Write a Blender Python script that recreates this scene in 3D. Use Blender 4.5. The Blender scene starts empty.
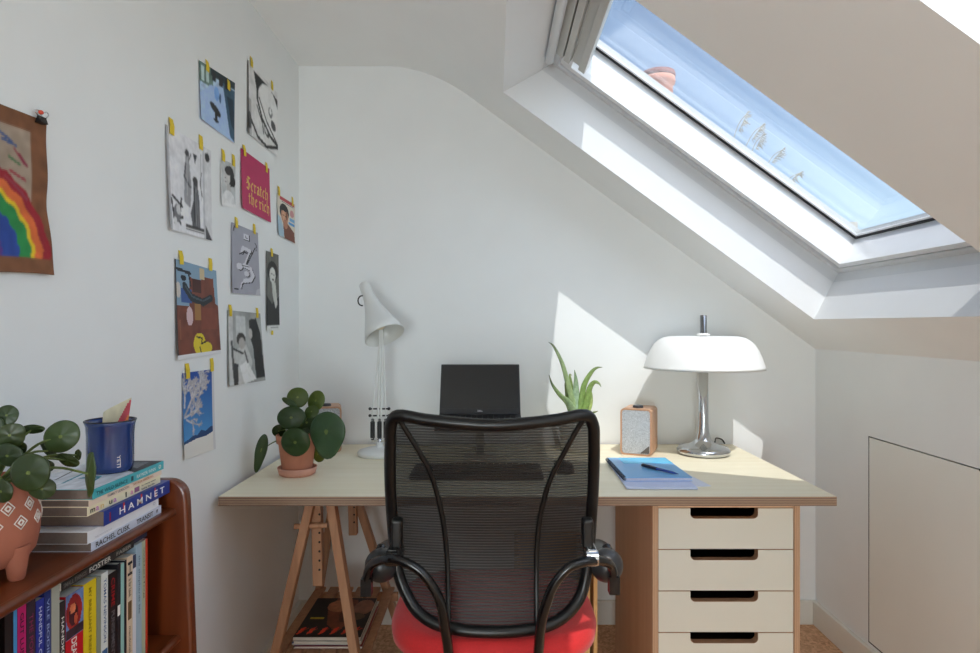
import bpy, math, random
import numpy as np
from mathutils import Vector, Matrix

random.seed(7)
np.random.seed(7)
SC = bpy.context.scene
COL = SC.collection
E = 1.24                 # eye height
YB = 2.663               # back wall
XL, XR = -0.813, 1.3375  # side walls
YREAR = -2.6
FPX = 640.0

# ------------------------------------------------------------------ camera
cam_d = bpy.data.cameras.new('camera')
cam = bpy.data.objects.new('camera', cam_d)
COL.objects.link(cam)
cam.location = (0, 0, E)
cam.rotation_euler = (math.pi / 2, 0, 0)
cam_d.sensor_width = 36
cam_d.lens = FPX / 980 * 36
cam_d.shift_x = -4 / 980
cam_d.shift_y = -1.5 / 980
cam_d.clip_start = 0.02
SC.camera = cam

# ------------------------------------------------------------------ light
W = bpy.data.worlds.new('sky')
SC.world = W
W.use_nodes = True
wn = W.node_tree
wn.nodes.clear()
wo = wn.nodes.new('ShaderNodeOutputWorld')
wb = wn.nodes.new('ShaderNodeBackground')
ws = wn.nodes.new('ShaderNodeTexSky')
ws.sky_type = 'NISHITA'
ws.sun_disc = False
ws.sun_elevation = math.radians(57.4)
ws.sun_rotation = math.radians(180 - 8.1)
ws.air_density = 1.0
ws.dust_density = 1.2
ws.ozone_density = 1.4
wb.inputs['Strength'].default_value = 0.107
wn.links.new(ws.outputs[0], wb.inputs[0])
# broken glow added to the south-west sky as fill light; clear blue to north
wtc = wn.nodes.new('ShaderNodeTexCoord')
wdt = wn.nodes.new('ShaderNodeVectorMath')
wdt.operation = 'DOT_PRODUCT'
wdt.inputs[1].default_value = (0.86, -0.47, 0.20)
wn.links.new(wtc.outputs['Generated'], wdt.inputs[0])
wmr = wn.nodes.new('ShaderNodeMapRange')
wmr.interpolation_type = 'SMOOTHSTEP'
wmr.inputs['From Min'].default_value = 0.05
wmr.inputs['From Max'].default_value = 0.85
wn.links.new(wdt.outputs['Value'], wmr.inputs[0])
wnz = wn.nodes.new('ShaderNodeTexNoise')
wnz.inputs['Scale'].default_value = 2.2
wnz.inputs['Detail'].default_value = 5
wn.links.new(wtc.outputs['Generated'], wnz.inputs['Vector'])
wmr2 = wn.nodes.new('ShaderNodeMapRange')
wmr2.inputs['From Min'].default_value = 0.35
wmr2.inputs['From Max'].default_value = 0.6
wmr2.inputs['To Min'].default_value = 0.6
wn.links.new(wnz.outputs['Fac'], wmr2.inputs[0])
wml = wn.nodes.new('ShaderNodeMath')
wml.operation = 'MULTIPLY'
wn.links.new(wmr.outputs[0], wml.inputs[0])
wn.links.new(wmr2.outputs[0], wml.inputs[1])
wst = wn.nodes.new('ShaderNodeMath')
wst.operation = 'MULTIPLY'
SKY_FILL = 1.15
wst.inputs[1].default_value = SKY_FILL
wn.links.new(wml.outputs[0], wst.inputs[0])
wb2 = wn.nodes.new('ShaderNodeBackground')
wb2.inputs[0].default_value = (0.80, 0.90, 1.0, 1)
wn.links.new(wst.outputs[0], wb2.inputs['Strength'])
wad = wn.nodes.new('ShaderNodeAddShader')
wn.links.new(wb.outputs[0], wad.inputs[0])
wn.links.new(wb2.outputs[0], wad.inputs[1])
wn.links.new(wad.outputs[0], wo.inputs[0])

SUN = Vector((-0.160, 1.0, -1.570)).normalized()
sd = bpy.data.lights.new('sun', 'SUN')
sd.energy = 1.65
sd.angle = math.radians(0.5)
sd.color = (1.0, 0.98, 0.95)
so = bpy.data.objects.new('sun', sd)
COL.objects.link(so)
so.location = (1, -3, 5)
so.rotation_euler = SUN.to_track_quat('-Z', 'Y').to_euler()

def area(name, loc, direction, sx, sy, energy, color, portal=False):
    d = bpy.data.lights.new(name, 'AREA')
    d.shape = 'RECTANGLE'
    d.size, d.size_y = sx, sy
    d.energy = energy
    d.color = color
    if portal:
        d.cycles.is_portal = True
    o = bpy.data.objects.new(name, d)
    COL.objects.link(o)
    o.location = loc
    o.rotation_euler = Vector(direction).to_track_quat('-Z', 'Y').to_euler()
    return o

# added soft fill lamp by the rear wall, well behind the camera; no window there
area('rear_fill_light', (-0.38, YREAR + 0.06, 1.10), (0.20, 1, 0.32), 0.75, 1.4, 27, (0.86, 0.965, 1.0))

SC.view_settings.view_transform = 'Standard'
SC.view_settings.look = 'None'
SC.view_settings.gamma = 1
SC.view_settings.exposure = 1.13
SC.view_settings.use_curve_mapping = False
try:
    SC.cycles.use_denoising = True
    SC.cycles.max_bounces = 12
    SC.cycles.diffuse_bounces = 8
    SC.cycles.transparent_max_bounces = 24
    SC.cycles.sample_clamp_indirect = 6
    SC.cycles.caustics_reflective = False
    SC.cycles.caustics_refractive = False
except Exception:
    pass

# ------------------------------------------------------------------ colour helpers
def lin1(c):
    c /= 255.0
    return c / 12.92 if c <= 0.04045 else ((c + 0.055) / 1.055) ** 2.4
def lin(c):
    return (lin1(c[0]), lin1(c[1]), lin1(c[2]))

# ------------------------------------------------------------------ materials
MATS = {}
def new_mat(name):
    m = bpy.data.materials.new(name)
    m.use_nodes = True
    nt = m.node_tree
    return m, nt, nt.nodes['Principled BSDF']

def mat(name, col, rough=0.5, metal=0.0, var=0.05, scale=30, bump=0.0, spec=0.5, coat=0.0, trans=0.0, sheen=0.0):
    if name in MATS:
        return MATS[name]
    m, nt, b = new_mat(name)
    c = lin(col)
    b.inputs['Roughness'].default_value = rough
    b.inputs['Metallic'].default_value = metal
    b.inputs['Specular IOR Level'].default_value = spec
    b.inputs['Coat Weight'].default_value = coat
    if sheen:
        b.inputs['Sheen Weight'].default_value = sheen
    tc = nt.nodes.new('ShaderNodeTexCoord')
    nz = nt.nodes.new('ShaderNodeTexNoise')
    nz.inputs['Scale'].default_value = scale
    nz.inputs['Detail'].default_value = 4
    nt.links.new(tc.outputs['Object'], nz.inputs['Vector'])
    rp = nt.nodes.new('ShaderNodeValToRGB')
    rp.color_ramp.elements[0].position = 0.3
    rp.color_ramp.elements[1].position = 0.7
    rp.color_ramp.elements[0].color = tuple(x * (1 - var) for x in c) + (1,)
    rp.color_ramp.elements[1].color = tuple(min(1, x * (1 + var)) for x in c) + (1,)
    nt.links.new(nz.outputs['Fac'], rp.inputs[0])
    nt.links.new(rp.outputs[0], b.inputs['Base Color'])
    if bump:
        bp = nt.nodes.new('ShaderNodeBump')
        bp.inputs['Strength'].default_value = bump
        bp.inputs['Distance'].default_value = 0.002
        nt.links.new(nz.outputs['Fac'], bp.inputs['Height'])
        nt.links.new(bp.outputs[0], b.inputs['Normal'])
    MATS[name] = m
    return m

def wood(name, c1, c2, axis='X', rough=0.5, fine=60, coat=0.0):
    """grain streaks running along one axis"""
    if name in MATS:
        return MATS[name]
    m, nt, b = new_mat(name)
    tc = nt.nodes.new('ShaderNodeTexCoord')
    mp = nt.nodes.new('ShaderNodeMapping')
    s = [fine, fine, fine]
    s['XYZ'.index(axis)] = fine * 0.05
    mp.inputs['Scale'].default_value = s
    nz = nt.nodes.new('ShaderNodeTexNoise')
    nz.inputs['Scale'].default_value = 1.0
    nz.inputs['Detail'].default_value = 5
    nz.inputs['Distortion'].default_value = 0.6
    rp = nt.nodes.new('ShaderNodeValToRGB')
    rp.color_ramp.elements[0].position = 0.3
    rp.color_ramp.elements[1].position = 0.72
    rp.color_ramp.elements[0].color = lin(c1) + (1,)
    rp.color_ramp.elements[1].color = lin(c2) + (1,)
    nt.links.new(tc.outputs['Object'], mp.inputs[0])
    nt.links.new(mp.outputs[0], nz.inputs['Vector'])
    nt.links.new(nz.outputs['Fac'], rp.inputs[0])
    nt.links.new(rp.outputs[0], b.inputs['Base Color'])
    b.inputs['Roughness'].default_value = rough
    b.inputs['Coat Weight'].default_value = coat
    MATS[name] = m
    return m

def ply_edge(name, c1, c2, pitch, axis='Z'):
    m, nt, b = new_mat(name)
    tc = nt.nodes.new('ShaderNodeTexCoord')
    wv = nt.nodes.new('ShaderNodeTexWave')
    wv.bands_direction = axis
    wv.inputs['Scale'].default_value = 1 / pitch / 20 * 6.2832 * 1.0
    wv.inputs['Distortion'].default_value = 0.6
    wv.inputs['Detail'].default_value = 2
    wv.inputs['Detail Scale'].default_value = 3
    rp = nt.nodes.new('ShaderNodeValToRGB')
    rp.color_ramp.elements[0].color = lin(c1) + (1,)
    rp.color_ramp.elements[1].color = lin(c2) + (1,)
    nt.links.new(tc.outputs['Object'], wv.inputs['Vector'])
    nt.links.new(wv.outputs['Fac'], rp.inputs[0])
    nt.links.new(rp.outputs[0], b.inputs['Base Color'])
    b.inputs['Roughness'].default_value = 0.65
    return m

def vcol_mat(name, rough=0.5, coat=0.0, bump=0.0, spec=0.4):
    if name in MATS:
        return MATS[name]
    m, nt, b = new_mat(name)
    at = nt.nodes.new('ShaderNodeAttribute')
    at.attribute_name = 'Col'
    nt.links.new(at.outputs['Color'], b.inputs['Base Color'])
    b.inputs['Roughness'].default_value = rough
    b.inputs['Coat Weight'].default_value = coat
    b.inputs['Specular IOR Level'].default_value = spec
    if bump:
        nz = nt.nodes.new('ShaderNodeTexNoise')
        nz.inputs['Scale'].default_value = 220
        bp = nt.nodes.new('ShaderNodeBump')
        bp.inputs['Strength'].default_value = bump
        bp.inputs['Distance'].default_value = 0.002
        nt.links.new(nz.outputs['Fac'], bp.inputs['Height'])
        nt.links.new(bp.outputs[0], b.inputs['Normal'])
    MATS[name] = m
    return m

def glass_mat():
    m = bpy.data.materials.new('window_glass')
    m.use_nodes = True
    nt = m.node_tree
    nt.nodes.clear()
    o = nt.nodes.new('ShaderNodeOutputMaterial')
    mx = nt.nodes.new('ShaderNodeMixShader')
    tr = nt.nodes.new('ShaderNodeBsdfTransparent')
    tr.inputs[0].default_value = (0.97, 0.985, 0.985, 1)
    gl = nt.nodes.new('ShaderNodeBsdfGlossy')
    gl.inputs['Roughness'].default_value = 0.0
    # Schlick reflectance, the same from both sides of the thin pane
    ge = nt.nodes.new('ShaderNodeNewGeometry')
    dt = nt.nodes.new('ShaderNodeVectorMath')
    dt.operation = 'DOT_PRODUCT'
    nt.links.new(ge.outputs['Normal'], dt.inputs[0])
    nt.links.new(ge.outputs['Incoming'], dt.inputs[1])
    def mth(op, a, b=None):
        n = nt.nodes.new('ShaderNodeMath')
        n.operation = op
        for i, x in enumerate((a, b)):
            if x is None:
                continue
            if isinstance(x, (int, float)):
                n.inputs[i].default_value = x
            else:
                nt.links.new(x, n.inputs[i])
        return n.outputs[0]
    c = mth('ABSOLUTE', dt.outputs['Value'])
    f = mth('POWER', mth('SUBTRACT', 1.0, c), 5.0)
    f = mth('ADD', mth('MULTIPLY', f, 0.84), 0.16)
    nt.links.new(f, mx.inputs[0])
    nt.links.new(tr.outputs[0], mx.inputs[1])
    nt.links.new(gl.outputs[0], mx.inputs[2])
    nt.links.new(mx.outputs[0], o.inputs[0])
    return m

def mesh_fabric():
    m = bpy.data.materials.new('black_mesh_fabric')
    m.use_nodes = True
    nt = m.node_tree
    nt.nodes.clear()
    o = nt.nodes.new('ShaderNodeOutputMaterial')
    mx = nt.nodes.new('ShaderNodeMixShader')
    tr = nt.nodes.new('ShaderNodeBsdfTransparent')
    df = nt.nodes.new('ShaderNodeBsdfPrincipled')
    df.inputs['Base Color'].default_value = lin((24, 23, 24)) + (1,)
    df.inputs['Roughness'].default_value = 0.55
    tc = nt.nodes.new('ShaderNodeTexCoord')
    wv = nt.nodes.new('ShaderNodeTexWave')
    wv.bands_direction = 'Z'
    wv.inputs['Scale'].default_value = 0.314 / 0.0066
    wv.inputs['Distortion'].default_value = 0.0
    mr = nt.nodes.new('ShaderNodeMapRange')
    mr.inputs['To Min'].default_value = 0.83
    mr.inputs['To Max'].default_value = 0.95
    nt.links.new(tc.outputs['Object'], wv.inputs['Vector'])
    nt.links.new(wv.outputs['Fac'], mr.inputs[0])
    nt.links.new(mr.outputs[0], mx.inputs[0])
    nt.links.new(tr.outputs[0], mx.inputs[1])
    nt.links.new(df.outputs[0], mx.inputs[2])
    nt.links.new(mx.outputs[0], o.inputs[0])
    return m

M_WALL = mat('white_wall_paint', (236, 238, 238), 0.85, var=0.012, scale=6, bump=0.05)
M_CEIL = mat('white_ceiling_paint', (240, 241, 240), 0.85, var=0.012, scale=5, bump=0.05)
M_REV = mat('reveal_paint', (229, 230, 231), 0.7, var=0.01, scale=8)
M_GLOSSW = mat('white_window_paint', (236, 237, 238), 0.3, var=0.01, scale=10)
M_LINING = mat('grey_white_lining', (214, 216, 218), 0.45, var=0.01)
M_ALU = mat('pale_grey_profile', (196, 196, 192), 0.4, var=0.02)
M_GASKET = mat('black_gasket', (22, 24, 28), 0.6)
M_GLASS = glass_mat()
M_SKIRT = mat('skirting_paint', (228, 226, 218), 0.5, var=0.01)
M_GAP = mat('dark_gap', (38, 33, 28), 0.9)

# ------------------------------------------------------------------ mesh builder
class MB:
    def __init__(s):
        s.v, s.f, s.mi, s.sm = [], [], [], []
    def add(s, vs, fs, mi=0, smooth=False):
        o = len(s.v)
        s.v += [tuple(p) for p in vs]
        for f in fs:
            s.f.append(tuple(i + o for i in f))
            s.mi.append(mi)
            s.sm.append(smooth)
        return s
    def box(s, a, b, mi=0, T=None, side_mi=None):
        x0, y0, z0 = a
        x1, y1, z1 = b
        vs = [Vector(p) for p in ((x0,y0,z0),(x1,y0,z0),(x1,y1,z0),(x0,y1,z0),(x0,y0,z1),(x1,y0,z1),(x1,y1,z1),(x0,y1,z1))]
        if T is not None:
            vs = [T @ p for p in vs]
        o = len(s.f)
        s.add(vs, [(0,3,2,1),(4,5,6,7),(0,1,5,4),(1,2,6,5),(2,3,7,6),(3,0,4,7)], mi)
        if side_mi is not None:
            for k in (2, 3, 4, 5):
                s.mi[o + k] = side_mi
        return s
    def hexa(s, p8, mi=0):
        s.add(p8, [(0,3,2,1),(4,5,6,7),(0,1,5,4),(1,2,6,5),(2,3,7,6),(3,0,4,7)], mi)
        return s
    def bar(s, a, b, w, h, mi=0, up=(0, 1, 0)):
        """rectangular bar from a to b; h measured along up"""
        a, b = Vector(a), Vector(b)
        d = (b - a).normalized()
        u = Vector(up)
        u = (u - d * u.dot(d)).normalized()
        r = d.cross(u)
        vs = []
        for p in (a, b):
            for i, j in ((-1,-1),(1,-1),(1,1),(-1,1)):
                vs.append(p + r * (i * w / 2) + u * (j * h / 2))
        s.add(vs, [(0,3,2,1),(4,5,6,7),(0,1,5,4),(1,2,6,5),(2,3,7,6),(3,0,4,7)], mi)
        return s
    def prism(s, pts, d, mi=0, mi_side=None):
        """pts: list of 3D points of a planar outline, d: extrusion vector"""
        n = len(pts)
        d = Vector(d)
        vs = [Vector(p) for p in pts] + [Vector(p) + d for p in pts]
        o = len(s.f)
        s.add(vs, [tuple(range(n))[::-1], tuple(range(n, 2 * n))], mi)
        s.add(vs, [(i, (i + 1) % n, n + (i + 1) % n, n + i) for i in range(n)], mi if mi_side is None else mi_side)
        return s
    def tube(s, path, r, n=12, closed=False, mi=0, cap=True, res=6, flat=None, raw=False):
        P = [Vector(p) for p in path]
        R = r if isinstance(r, (list, tuple)) else [r] * len(P)
        if not raw and len(P) > 2:
            Q, RR = [], []
            m = len(P)
            rng = range(m) if closed else range(m - 1)
            for i in rng:
                p0 = P[(i - 1) % m] if (closed or i > 0) else P[0] * 2 - P[1]
                p1, p2 = P[i], P[(i + 1) % m]
                p3 = P[(i + 2) % m] if (closed or i + 2 < m) else P[-1] * 2 - P[-2]
                for k in range(res):
                    t = k / res
                    Q.append(0.5 * ((2 * p1) + (p2 - p0) * t + (2 * p0 - 5 * p1 + 4 * p2 - p3) * t * t + (3 * p1 - p0 - 3 * p2 + p3) * t ** 3))
                    RR.append(R[i] * (1 - t) + R[(i + 1) % m] * t)
            if not closed:
                Q.append(P[-1])
                RR.append(R[-1])
            P, R = Q, RR
        m = len(P)
        T = []
        for i in range(m):
            if closed:
                t = P[(i + 1) % m] - P[(i - 1) % m]
            else:
                t = P[min(i + 1, m - 1)] - P[max(i - 1, 0)]
            T.append(t.normalized())
        u = T[0].orthogonal().normalized()
        if flat is not None:
            u = Vector(flat[2])
            u = (u - T[0] * u.dot(T[0])).normalized()
        vs = []
        for i in range(m):
            if flat is not None:
                u = Vector(flat[2])
            u = (u - T[i] * u.dot(T[i])).normalized()
            w = T[i].cross(u)
            fa, fb = (1, 1) if flat is None else flat[:2]
            for k in range(n):
                a = 2 * math.pi * k / n
                vs.append(P[i] + u * (math.cos(a) * R[i] * fa) + w * (math.sin(a) * R[i] * fb))
        fs = []
        for i in range(m if closed else m - 1):
            j = (i + 1) % m
            for k in range(n):
                l = (k + 1) % n
                fs.append((i * n + k, i * n + l, j * n + l, j * n + k))
        s.add(vs, fs, mi, True)
        if cap and not closed:
            s.add(vs[:n], [tuple(range(n))[::-1]], mi)
            s.add(vs[-n:], [tuple(range(n))], mi)
        return s
    def lathe(s, prof, c=(0, 0, 0), n=40, T=None, mi=0, smooth=True):
        """prof: (radius, height) pairs about the z axis through c"""
        vs = []
        for r, z in prof:
            for k in range(n):
                a = 2 * math.pi * k / n
                p = Vector((r * math.cos(a), r * math.sin(a), z))
                p = (T @ p) if T is not None else p
                vs.append(p + Vector(c))
        fs = []
        for i in range(len(prof) - 1):
            for k in range(n):
                l = (k + 1) % n
                fs.append((i * n + k, i * n + l, (i + 1) * n + l, (i + 1) * n + k))
        s.add(vs, fs, mi, smooth)
        if prof[0][0] > 1e-4:
            s.add(vs[:n], [tuple(range(n))[::-1]], mi)
        if prof[-1][0] > 1e-4:
            s.add(vs[-n:], [tuple(range(n))], mi)
        return s
    def grid(s, fn, nu, nv, mi=0, smooth=True):
        vs = [fn(i / nu, j / nv) for j in range(nv + 1) for i in range(nu + 1)]
        fs = [(j * (nu + 1) + i, j * (nu + 1) + i + 1, (j + 1) * (nu + 1) + i + 1, (j + 1) * (nu + 1) + i) for j in range(nv) for i in range(nu)]
        s.add(vs, fs, mi, smooth)
        return s
    def ball(s, c, rx, ry, rz, mi=0, nu=20, nv=12, T=None):
        vs, fs = [], []
        for j in range(nv + 1):
            th = math.pi * j / nv
            for i in range(nu):
                ph = 2 * math.pi * i / nu
                p = Vector((rx * math.sin(th) * math.cos(ph), ry * math.sin(th) * math.sin(ph), rz * math.cos(th)))
                vs.append(((T @ p) if T is not None else p) + Vector(c))
        for j in range(nv):
            for i in range(nu):
                k = (i + 1) % nu
                fs.append((j * nu + i, (j + 1) * nu + i, (j + 1) * nu + k, j * nu + k))
        s.add(vs, fs, mi, True)
        return s
    def build(s, name, mats, parent=None, bevel=0, kind=None, cols=None, seg=2, fix=False, solid=0):
        if not isinstance(mats, (list, tuple)):
            mats = [mats]
        off = Vector((0, 0, 0))
        if parent is not None:
            off = world_loc(parent)
        me = bpy.data.meshes.new(name)
        me.from_pydata([tuple(Vector(p) - off) for p in s.v], [], s.f)
        for m in mats:
            me.materials.append(m)
        me.polygons.foreach_set('material_index', s.mi)
        me.polygons.foreach_set('use_smooth', s.sm)
        if cols is not None:
            ca = me.color_attributes.new('Col', 'FLOAT_COLOR', 'CORNER')
            arr = np.ones((len(me.loops), 4), dtype=np.float32)
            li = 0
            for k, f in enumerate(s.f):
                arr[li:li + len(f), :3] = cols[k]
                li += len(f)
            ca.data.foreach_set('color', arr.ravel())
        me.update()
        if fix:
            import bmesh
            bm = bmesh.new()
            bm.from_mesh(me)
            bmesh.ops.remove_doubles(bm, verts=bm.verts, dist=1e-5)
            bmesh.ops.recalc_face_normals(bm, faces=bm.faces)
            bm.to_mesh(me)
            bm.free()
        o = bpy.data.objects.new(name, me)
        COL.objects.link(o)
        if parent is not None:
            o.parent = parent
        if bevel:
            md = o.modifiers.new('soft_edges', 'BEVEL')
            md.width = bevel
            md.segments = seg
            md.limit_method = 'ANGLE'
            md.angle_limit = math.radians(40)
        if solid:
            md = o.modifiers.new('thickness', 'SOLIDIFY')
            md.thickness = solid
            md.offset = 0
        if kind:
            o['kind'] = kind
        return o

def world_loc(o):
    l = Vector((0, 0, 0))
    while o is not None:
        l += Vector(o.location)
        o = o.parent
    return l

def thing(name, loc, label, cat, group=None):
    o = bpy.data.objects.new(name, None)
    o.empty_display_size = 0.05
    COL.objects.link(o)
    o.location = loc
    o['label'] = label
    o['category'] = cat
    if group:
        o['group'] = group
    return o

def tag(o, label, cat, group=None):
    o['label'] = label
    o['category'] = cat
    if group:
        o['group'] = group
    return o

def text_mesh(name, body, origin, right, up, width, height, m, parent, thick=0.0003, space=1.0, bold=0.012):
    """lettering laid out from its lower left corner, fitted into width x height"""
    cu = bpy.data.curves.new('lettering', 'FONT')
    cu.body = body
    cu.size = 1
    cu.space_character = space
    cu.offset = bold
    cu.resolution_u = 3
    tmp = bpy.data.objects.new('lettering', cu)
    COL.objects.link(tmp)
    bpy.context.view_layer.update()
    me = bpy.data.meshes.new_from_object(tmp)
    bpy.data.objects.remove(tmp)
    right, up = Vector(right), Vector(up)
    nrm = right.cross(up)
    xs = [v.co.x for v in me.vertices]
    ys = [v.co.y for v in me.vertices]
    x0, x1, y0, y1 = min(xs), max(xs), min(ys), max(ys)
    off = world_loc(parent)
    for v in me.vertices:
        p = Vector(origin) + right * ((v.co.x - x0) / (x1 - x0) * width) + up * ((v.co.y - y0) / (y1 - y0) * height) + nrm * thick
        v.co = p - off
    me.materials.append(m)
    me.name = name
    o = bpy.data.objects.new(name, me)
    COL.objects.link(o)
    o.parent = parent
    return o

# ------------------------------------------------------------------ small painting canvas for prints
class Art:
    def __init__(s, nx, ny, bg, asp):
        s.nx, s.ny, s.asp = nx, ny, asp
        s.a = np.empty((ny, nx, 3))
        s.a[:] = lin(bg)
        s.U, s.V = np.meshgrid((np.arange(nx) + .5) / nx, (np.arange(ny) + .5) / ny)
    def put(s, m, col, al=1.0):
        s.a[m] = s.a[m] * (1 - al) + np.array(lin(col)) * al
        return s
    def rect(s, u0, v0, u1, v1, col, al=1.0):
        return s.put((s.U >= u0) & (s.U <= u1) & (s.V >= v0) & (s.V <= v1), col, al)
    def ell(s, cu, cv, ru, rv, col, rot=0, al=1.0):
        x = (s.U - cu) * s.asp
        y = s.V - cv
        c, q = math.cos(rot), math.sin(rot)
        X, Y = x * c + y * q, -x * q + y * c
        return s.put((X / (ru * s.asp)) ** 2 + (Y / rv) ** 2 <= 1, col, al)
    def ring(s, cu, cv, r0, r1, col, jit=0.0, half=True):
        x = (s.U - cu) * s.asp
        y = s.V - cv
        r = np.sqrt(x * x + y * y) + jit * np.sin(np.arctan2(y, x) * 17)
        m = (r >= r0) & (r <= r1)
        if half:
            m &= (y <= 0.12)
        return s.put(m, col)
    def poly(s, pts, col, al=1.0):
        ins = np.zeros(s.U.shape, bool)
        n = len(pts)
        for i in range(n):
            x0, y0 = pts[i]
            x1, y1 = pts[(i + 1) % n]
            if y0 == y1:
                continue
            c = ((s.V >= min(y0, y1)) & (s.V < max(y0, y1)))
            xi = x0 + (s.V - y0) / (y1 - y0) * (x1 - x0)
            ins ^= c & (s.U < xi)
        return s.put(ins, col, al)
    def line(s, pts, w, col, al=1.0):
        d = np.full(s.U.shape, 9.0)
        x, y = s.U * s.asp, s.V
        for i in range(len(pts) - 1):
            ax, ay = pts[i][0] * s.asp, pts[i][1]
            bx, by = pts[i + 1][0] * s.asp, pts[i + 1][1]
            l2 = (bx - ax) ** 2 + (by - ay) ** 2 + 1e-12
            t = np.clip(((x - ax) * (bx - ax) + (y - ay) * (by - ay)) / l2, 0, 1)
            d = np.minimum(d, np.hypot(x - ax - t * (bx - ax), y - ay - t * (by - ay)))
        return s.put(d <= w / 2, col, al)
    def nib(s, pts, w, col, ang=-0.7):
        """broad pen stroke"""
        dx, dy = math.cos(ang) * w / 2, math.sin(ang) * w / 2
        for i in range(len(pts) - 1):
            (x0, y0), (x1, y1) = pts[i], pts[i + 1]
            e = dx / s.asp
            s.poly([(x0 - e, y0 - dy), (x0 + e, y0 + dy), (x1 + e, y1 + dy), (x1 - e, y1 - dy)], col)
        return s
    def noise(s, amp, cells=10, seed=0):
        rs = np.random.RandomState(seed)
        g = rs.rand(cells + 2, cells + 2)
        x, y = s.U * cells, s.V * cells
        i, j = x.astype(int), y.astype(int)
        fx, fy = x - i, y - j
        n = (g[j, i] * (1 - fx) + g[j, i + 1] * fx) * (1 - fy) + (g[j + 1, i] * (1 - fx) + g[j + 1, i + 1] * fx) * fy
        s.a = np.clip(s.a * (1 + amp * (n[..., None] - 0.5) * 2), 0, 1)
        return s
    def grad(s, c0, c1, m=None):
        c0, c1 = np.array(lin(c0)), np.array(lin(c1))
        g = c0 * (1 - s.V[..., None]) + c1 * s.V[..., None]
        if m is None:
            s.a[:] = g
        else:
            s.a[m] = g[m]
        return s
    def soft(s, k=1):
        for _ in range(k):
            p = np.pad(s.a, ((1, 1), (1, 1), (0, 0)), 'edge')
            s.a = (p[:-2, 1:-1] + p[2:, 1:-1] + p[1:-1, :-2] + p[1:-1, 2:] + 2 * p[1:-1, 1:-1]) / 6
        return s
    def mesh(s, fn, name, m, parent):
        mb = MB()
        mb.grid(fn, s.nx, s.ny)
        return mb.build(name, m, parent, cols=s.a.reshape(-1, 3))

M_PRINT = vcol_mat('printed_paper', 0.55)
M_TAPE = mat('yellow_washi_tape', (226, 196, 30), 0.6, var=0.04, scale=200)

def WP(px, py, off=0.0):
    """point of the left wall seen at photo position px, py"""
    y = -XL * FPX / (494 - px)
    return Vector((XL + off, y, E - (py - 325) * y / FPX))

# ================================================================== THE ROOM
CB, SB = 0.8075, 0.5899      # slope direction (down to the right) and its normal (SB, CB)
ZS = E + 0.877
def SP(t, y, n=0.0):
    return Vector((t * CB + n * SB, y, ZS - t * SB + n * CB))
ZC = 2.317
T_TOP, T_BOT = -0.1238, 1.6563
OP_T0, OP_T1, FR_T0, FR_T1, FR_N = 0.041, 1.451, 0.127, 1.421, 0.190
WINS = [(1.312, 2.343), (-0.148, 0.883)]

def wall_quad(name, pts, m):
    mb = MB()
    mb.add(pts, [tuple(range(len(pts)))])
    return mb.build(name, m, kind='structure')

# floor
def cork_mat():
    m, nt, b = new_mat('cork_floor')
    tc = nt.nodes.new('ShaderNodeTexCoord')
    v = nt.nodes.new('ShaderNodeTexVoronoi')
    v.inputs['Scale'].default_value = 110
    nz = nt.nodes.new('ShaderNodeTexNoise')
    nz.inputs['Scale'].default_value = 45
    nz.inputs['Detail'].default_value = 6
    rp = nt.nodes.new('ShaderNodeValToRGB')
    rp.color_ramp.elements[0].color = lin((176, 130, 94)) + (1,)
    rp.color_ramp.elements[0].position = 0.25
    rp.color_ramp.elements[1].color = lin((228, 184, 146)) + (1,)
    rp.color_ramp.elements[1].position = 0.75
    mx = nt.nodes.new('ShaderNodeMix')
    mx.data_type = 'FLOAT'
    mx.inputs[0].default_value = 0.5
    nt.links.new(tc.outputs['Object'], v.inputs['Vector'])
    nt.links.new(tc.outputs['Object'], nz.inputs['Vector'])
    nt.links.new(v.outputs['Color'], mx.inputs[2])
    nt.links.new(nz.outputs['Fac'], mx.inputs[3])
    nt.links.new(mx.outputs[0], rp.inputs[0])
    nt.links.new(rp.outputs[0], b.inputs['Base Color'])
    b.inputs['Roughness'].default_value = 0.6
    return m
mb = MB()
mb.box((XL - 0.1, YREAR - 0.1, -0.05), (XR + 0.1, YB + 0.1, 0))
mb.build('floor', cork_mat(), kind='structure')
mb = MB()
mb.box((XL - 0.12, YREAR - 0.12, 0), (XL, YB + 0.12, ZC + 0.2))
mb.build('wall_left', M_WALL, kind='structure')
mb = MB()
mb.box((XL - 0.12, YREAR - 0.12, 0), (XR + 0.12, YREAR, ZC + 0.2))
mb.build('wall_rear', M_WALL, kind='structure')

# ceiling profile: flat, curved knee, slope
prof = [(XL, ZC), (-0.46, ZC)]
p0, p1, p2 = Vector((-0.46, ZC)), Vector((-0.274, ZC)), Vector((-0.10, ZS + 0.10 * 0.7305))
for k in range(1, 13):
    t = k / 12
    q = p0 * (1 - t) ** 2 + p1 * 2 * t * (1 - t) + p2 * t * t
    prof.append((q.x, q.y))
mb = MB()
for (xa, za), (xb, zb) in zip(prof[:-1], prof[1:]):
    mb.add([(xa, YREAR, za), (xb, YREAR, zb), (xb, YB, zb), (xa, YB, za)], [(0, 1, 2, 3)], 0, True)
ts = [T_TOP, OP_T0, OP_T1, T_BOT]
ys = [YREAR, WINS[1][0], WINS[1][1], WINS[0][0], WINS[0][1], YB]
for i in range(3):
    for j in range(5):
        if i == 1 and j in (1, 3):
            continue
        mb.add([SP(ts[i], ys[j]), SP(ts[i + 1], ys[j]), SP(ts[i + 1], ys[j + 1]), SP(ts[i], ys[j + 1])], [(0, 1, 2, 3)])
mb.build('ceiling', M_CEIL, kind='structure', fix=True)

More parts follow.
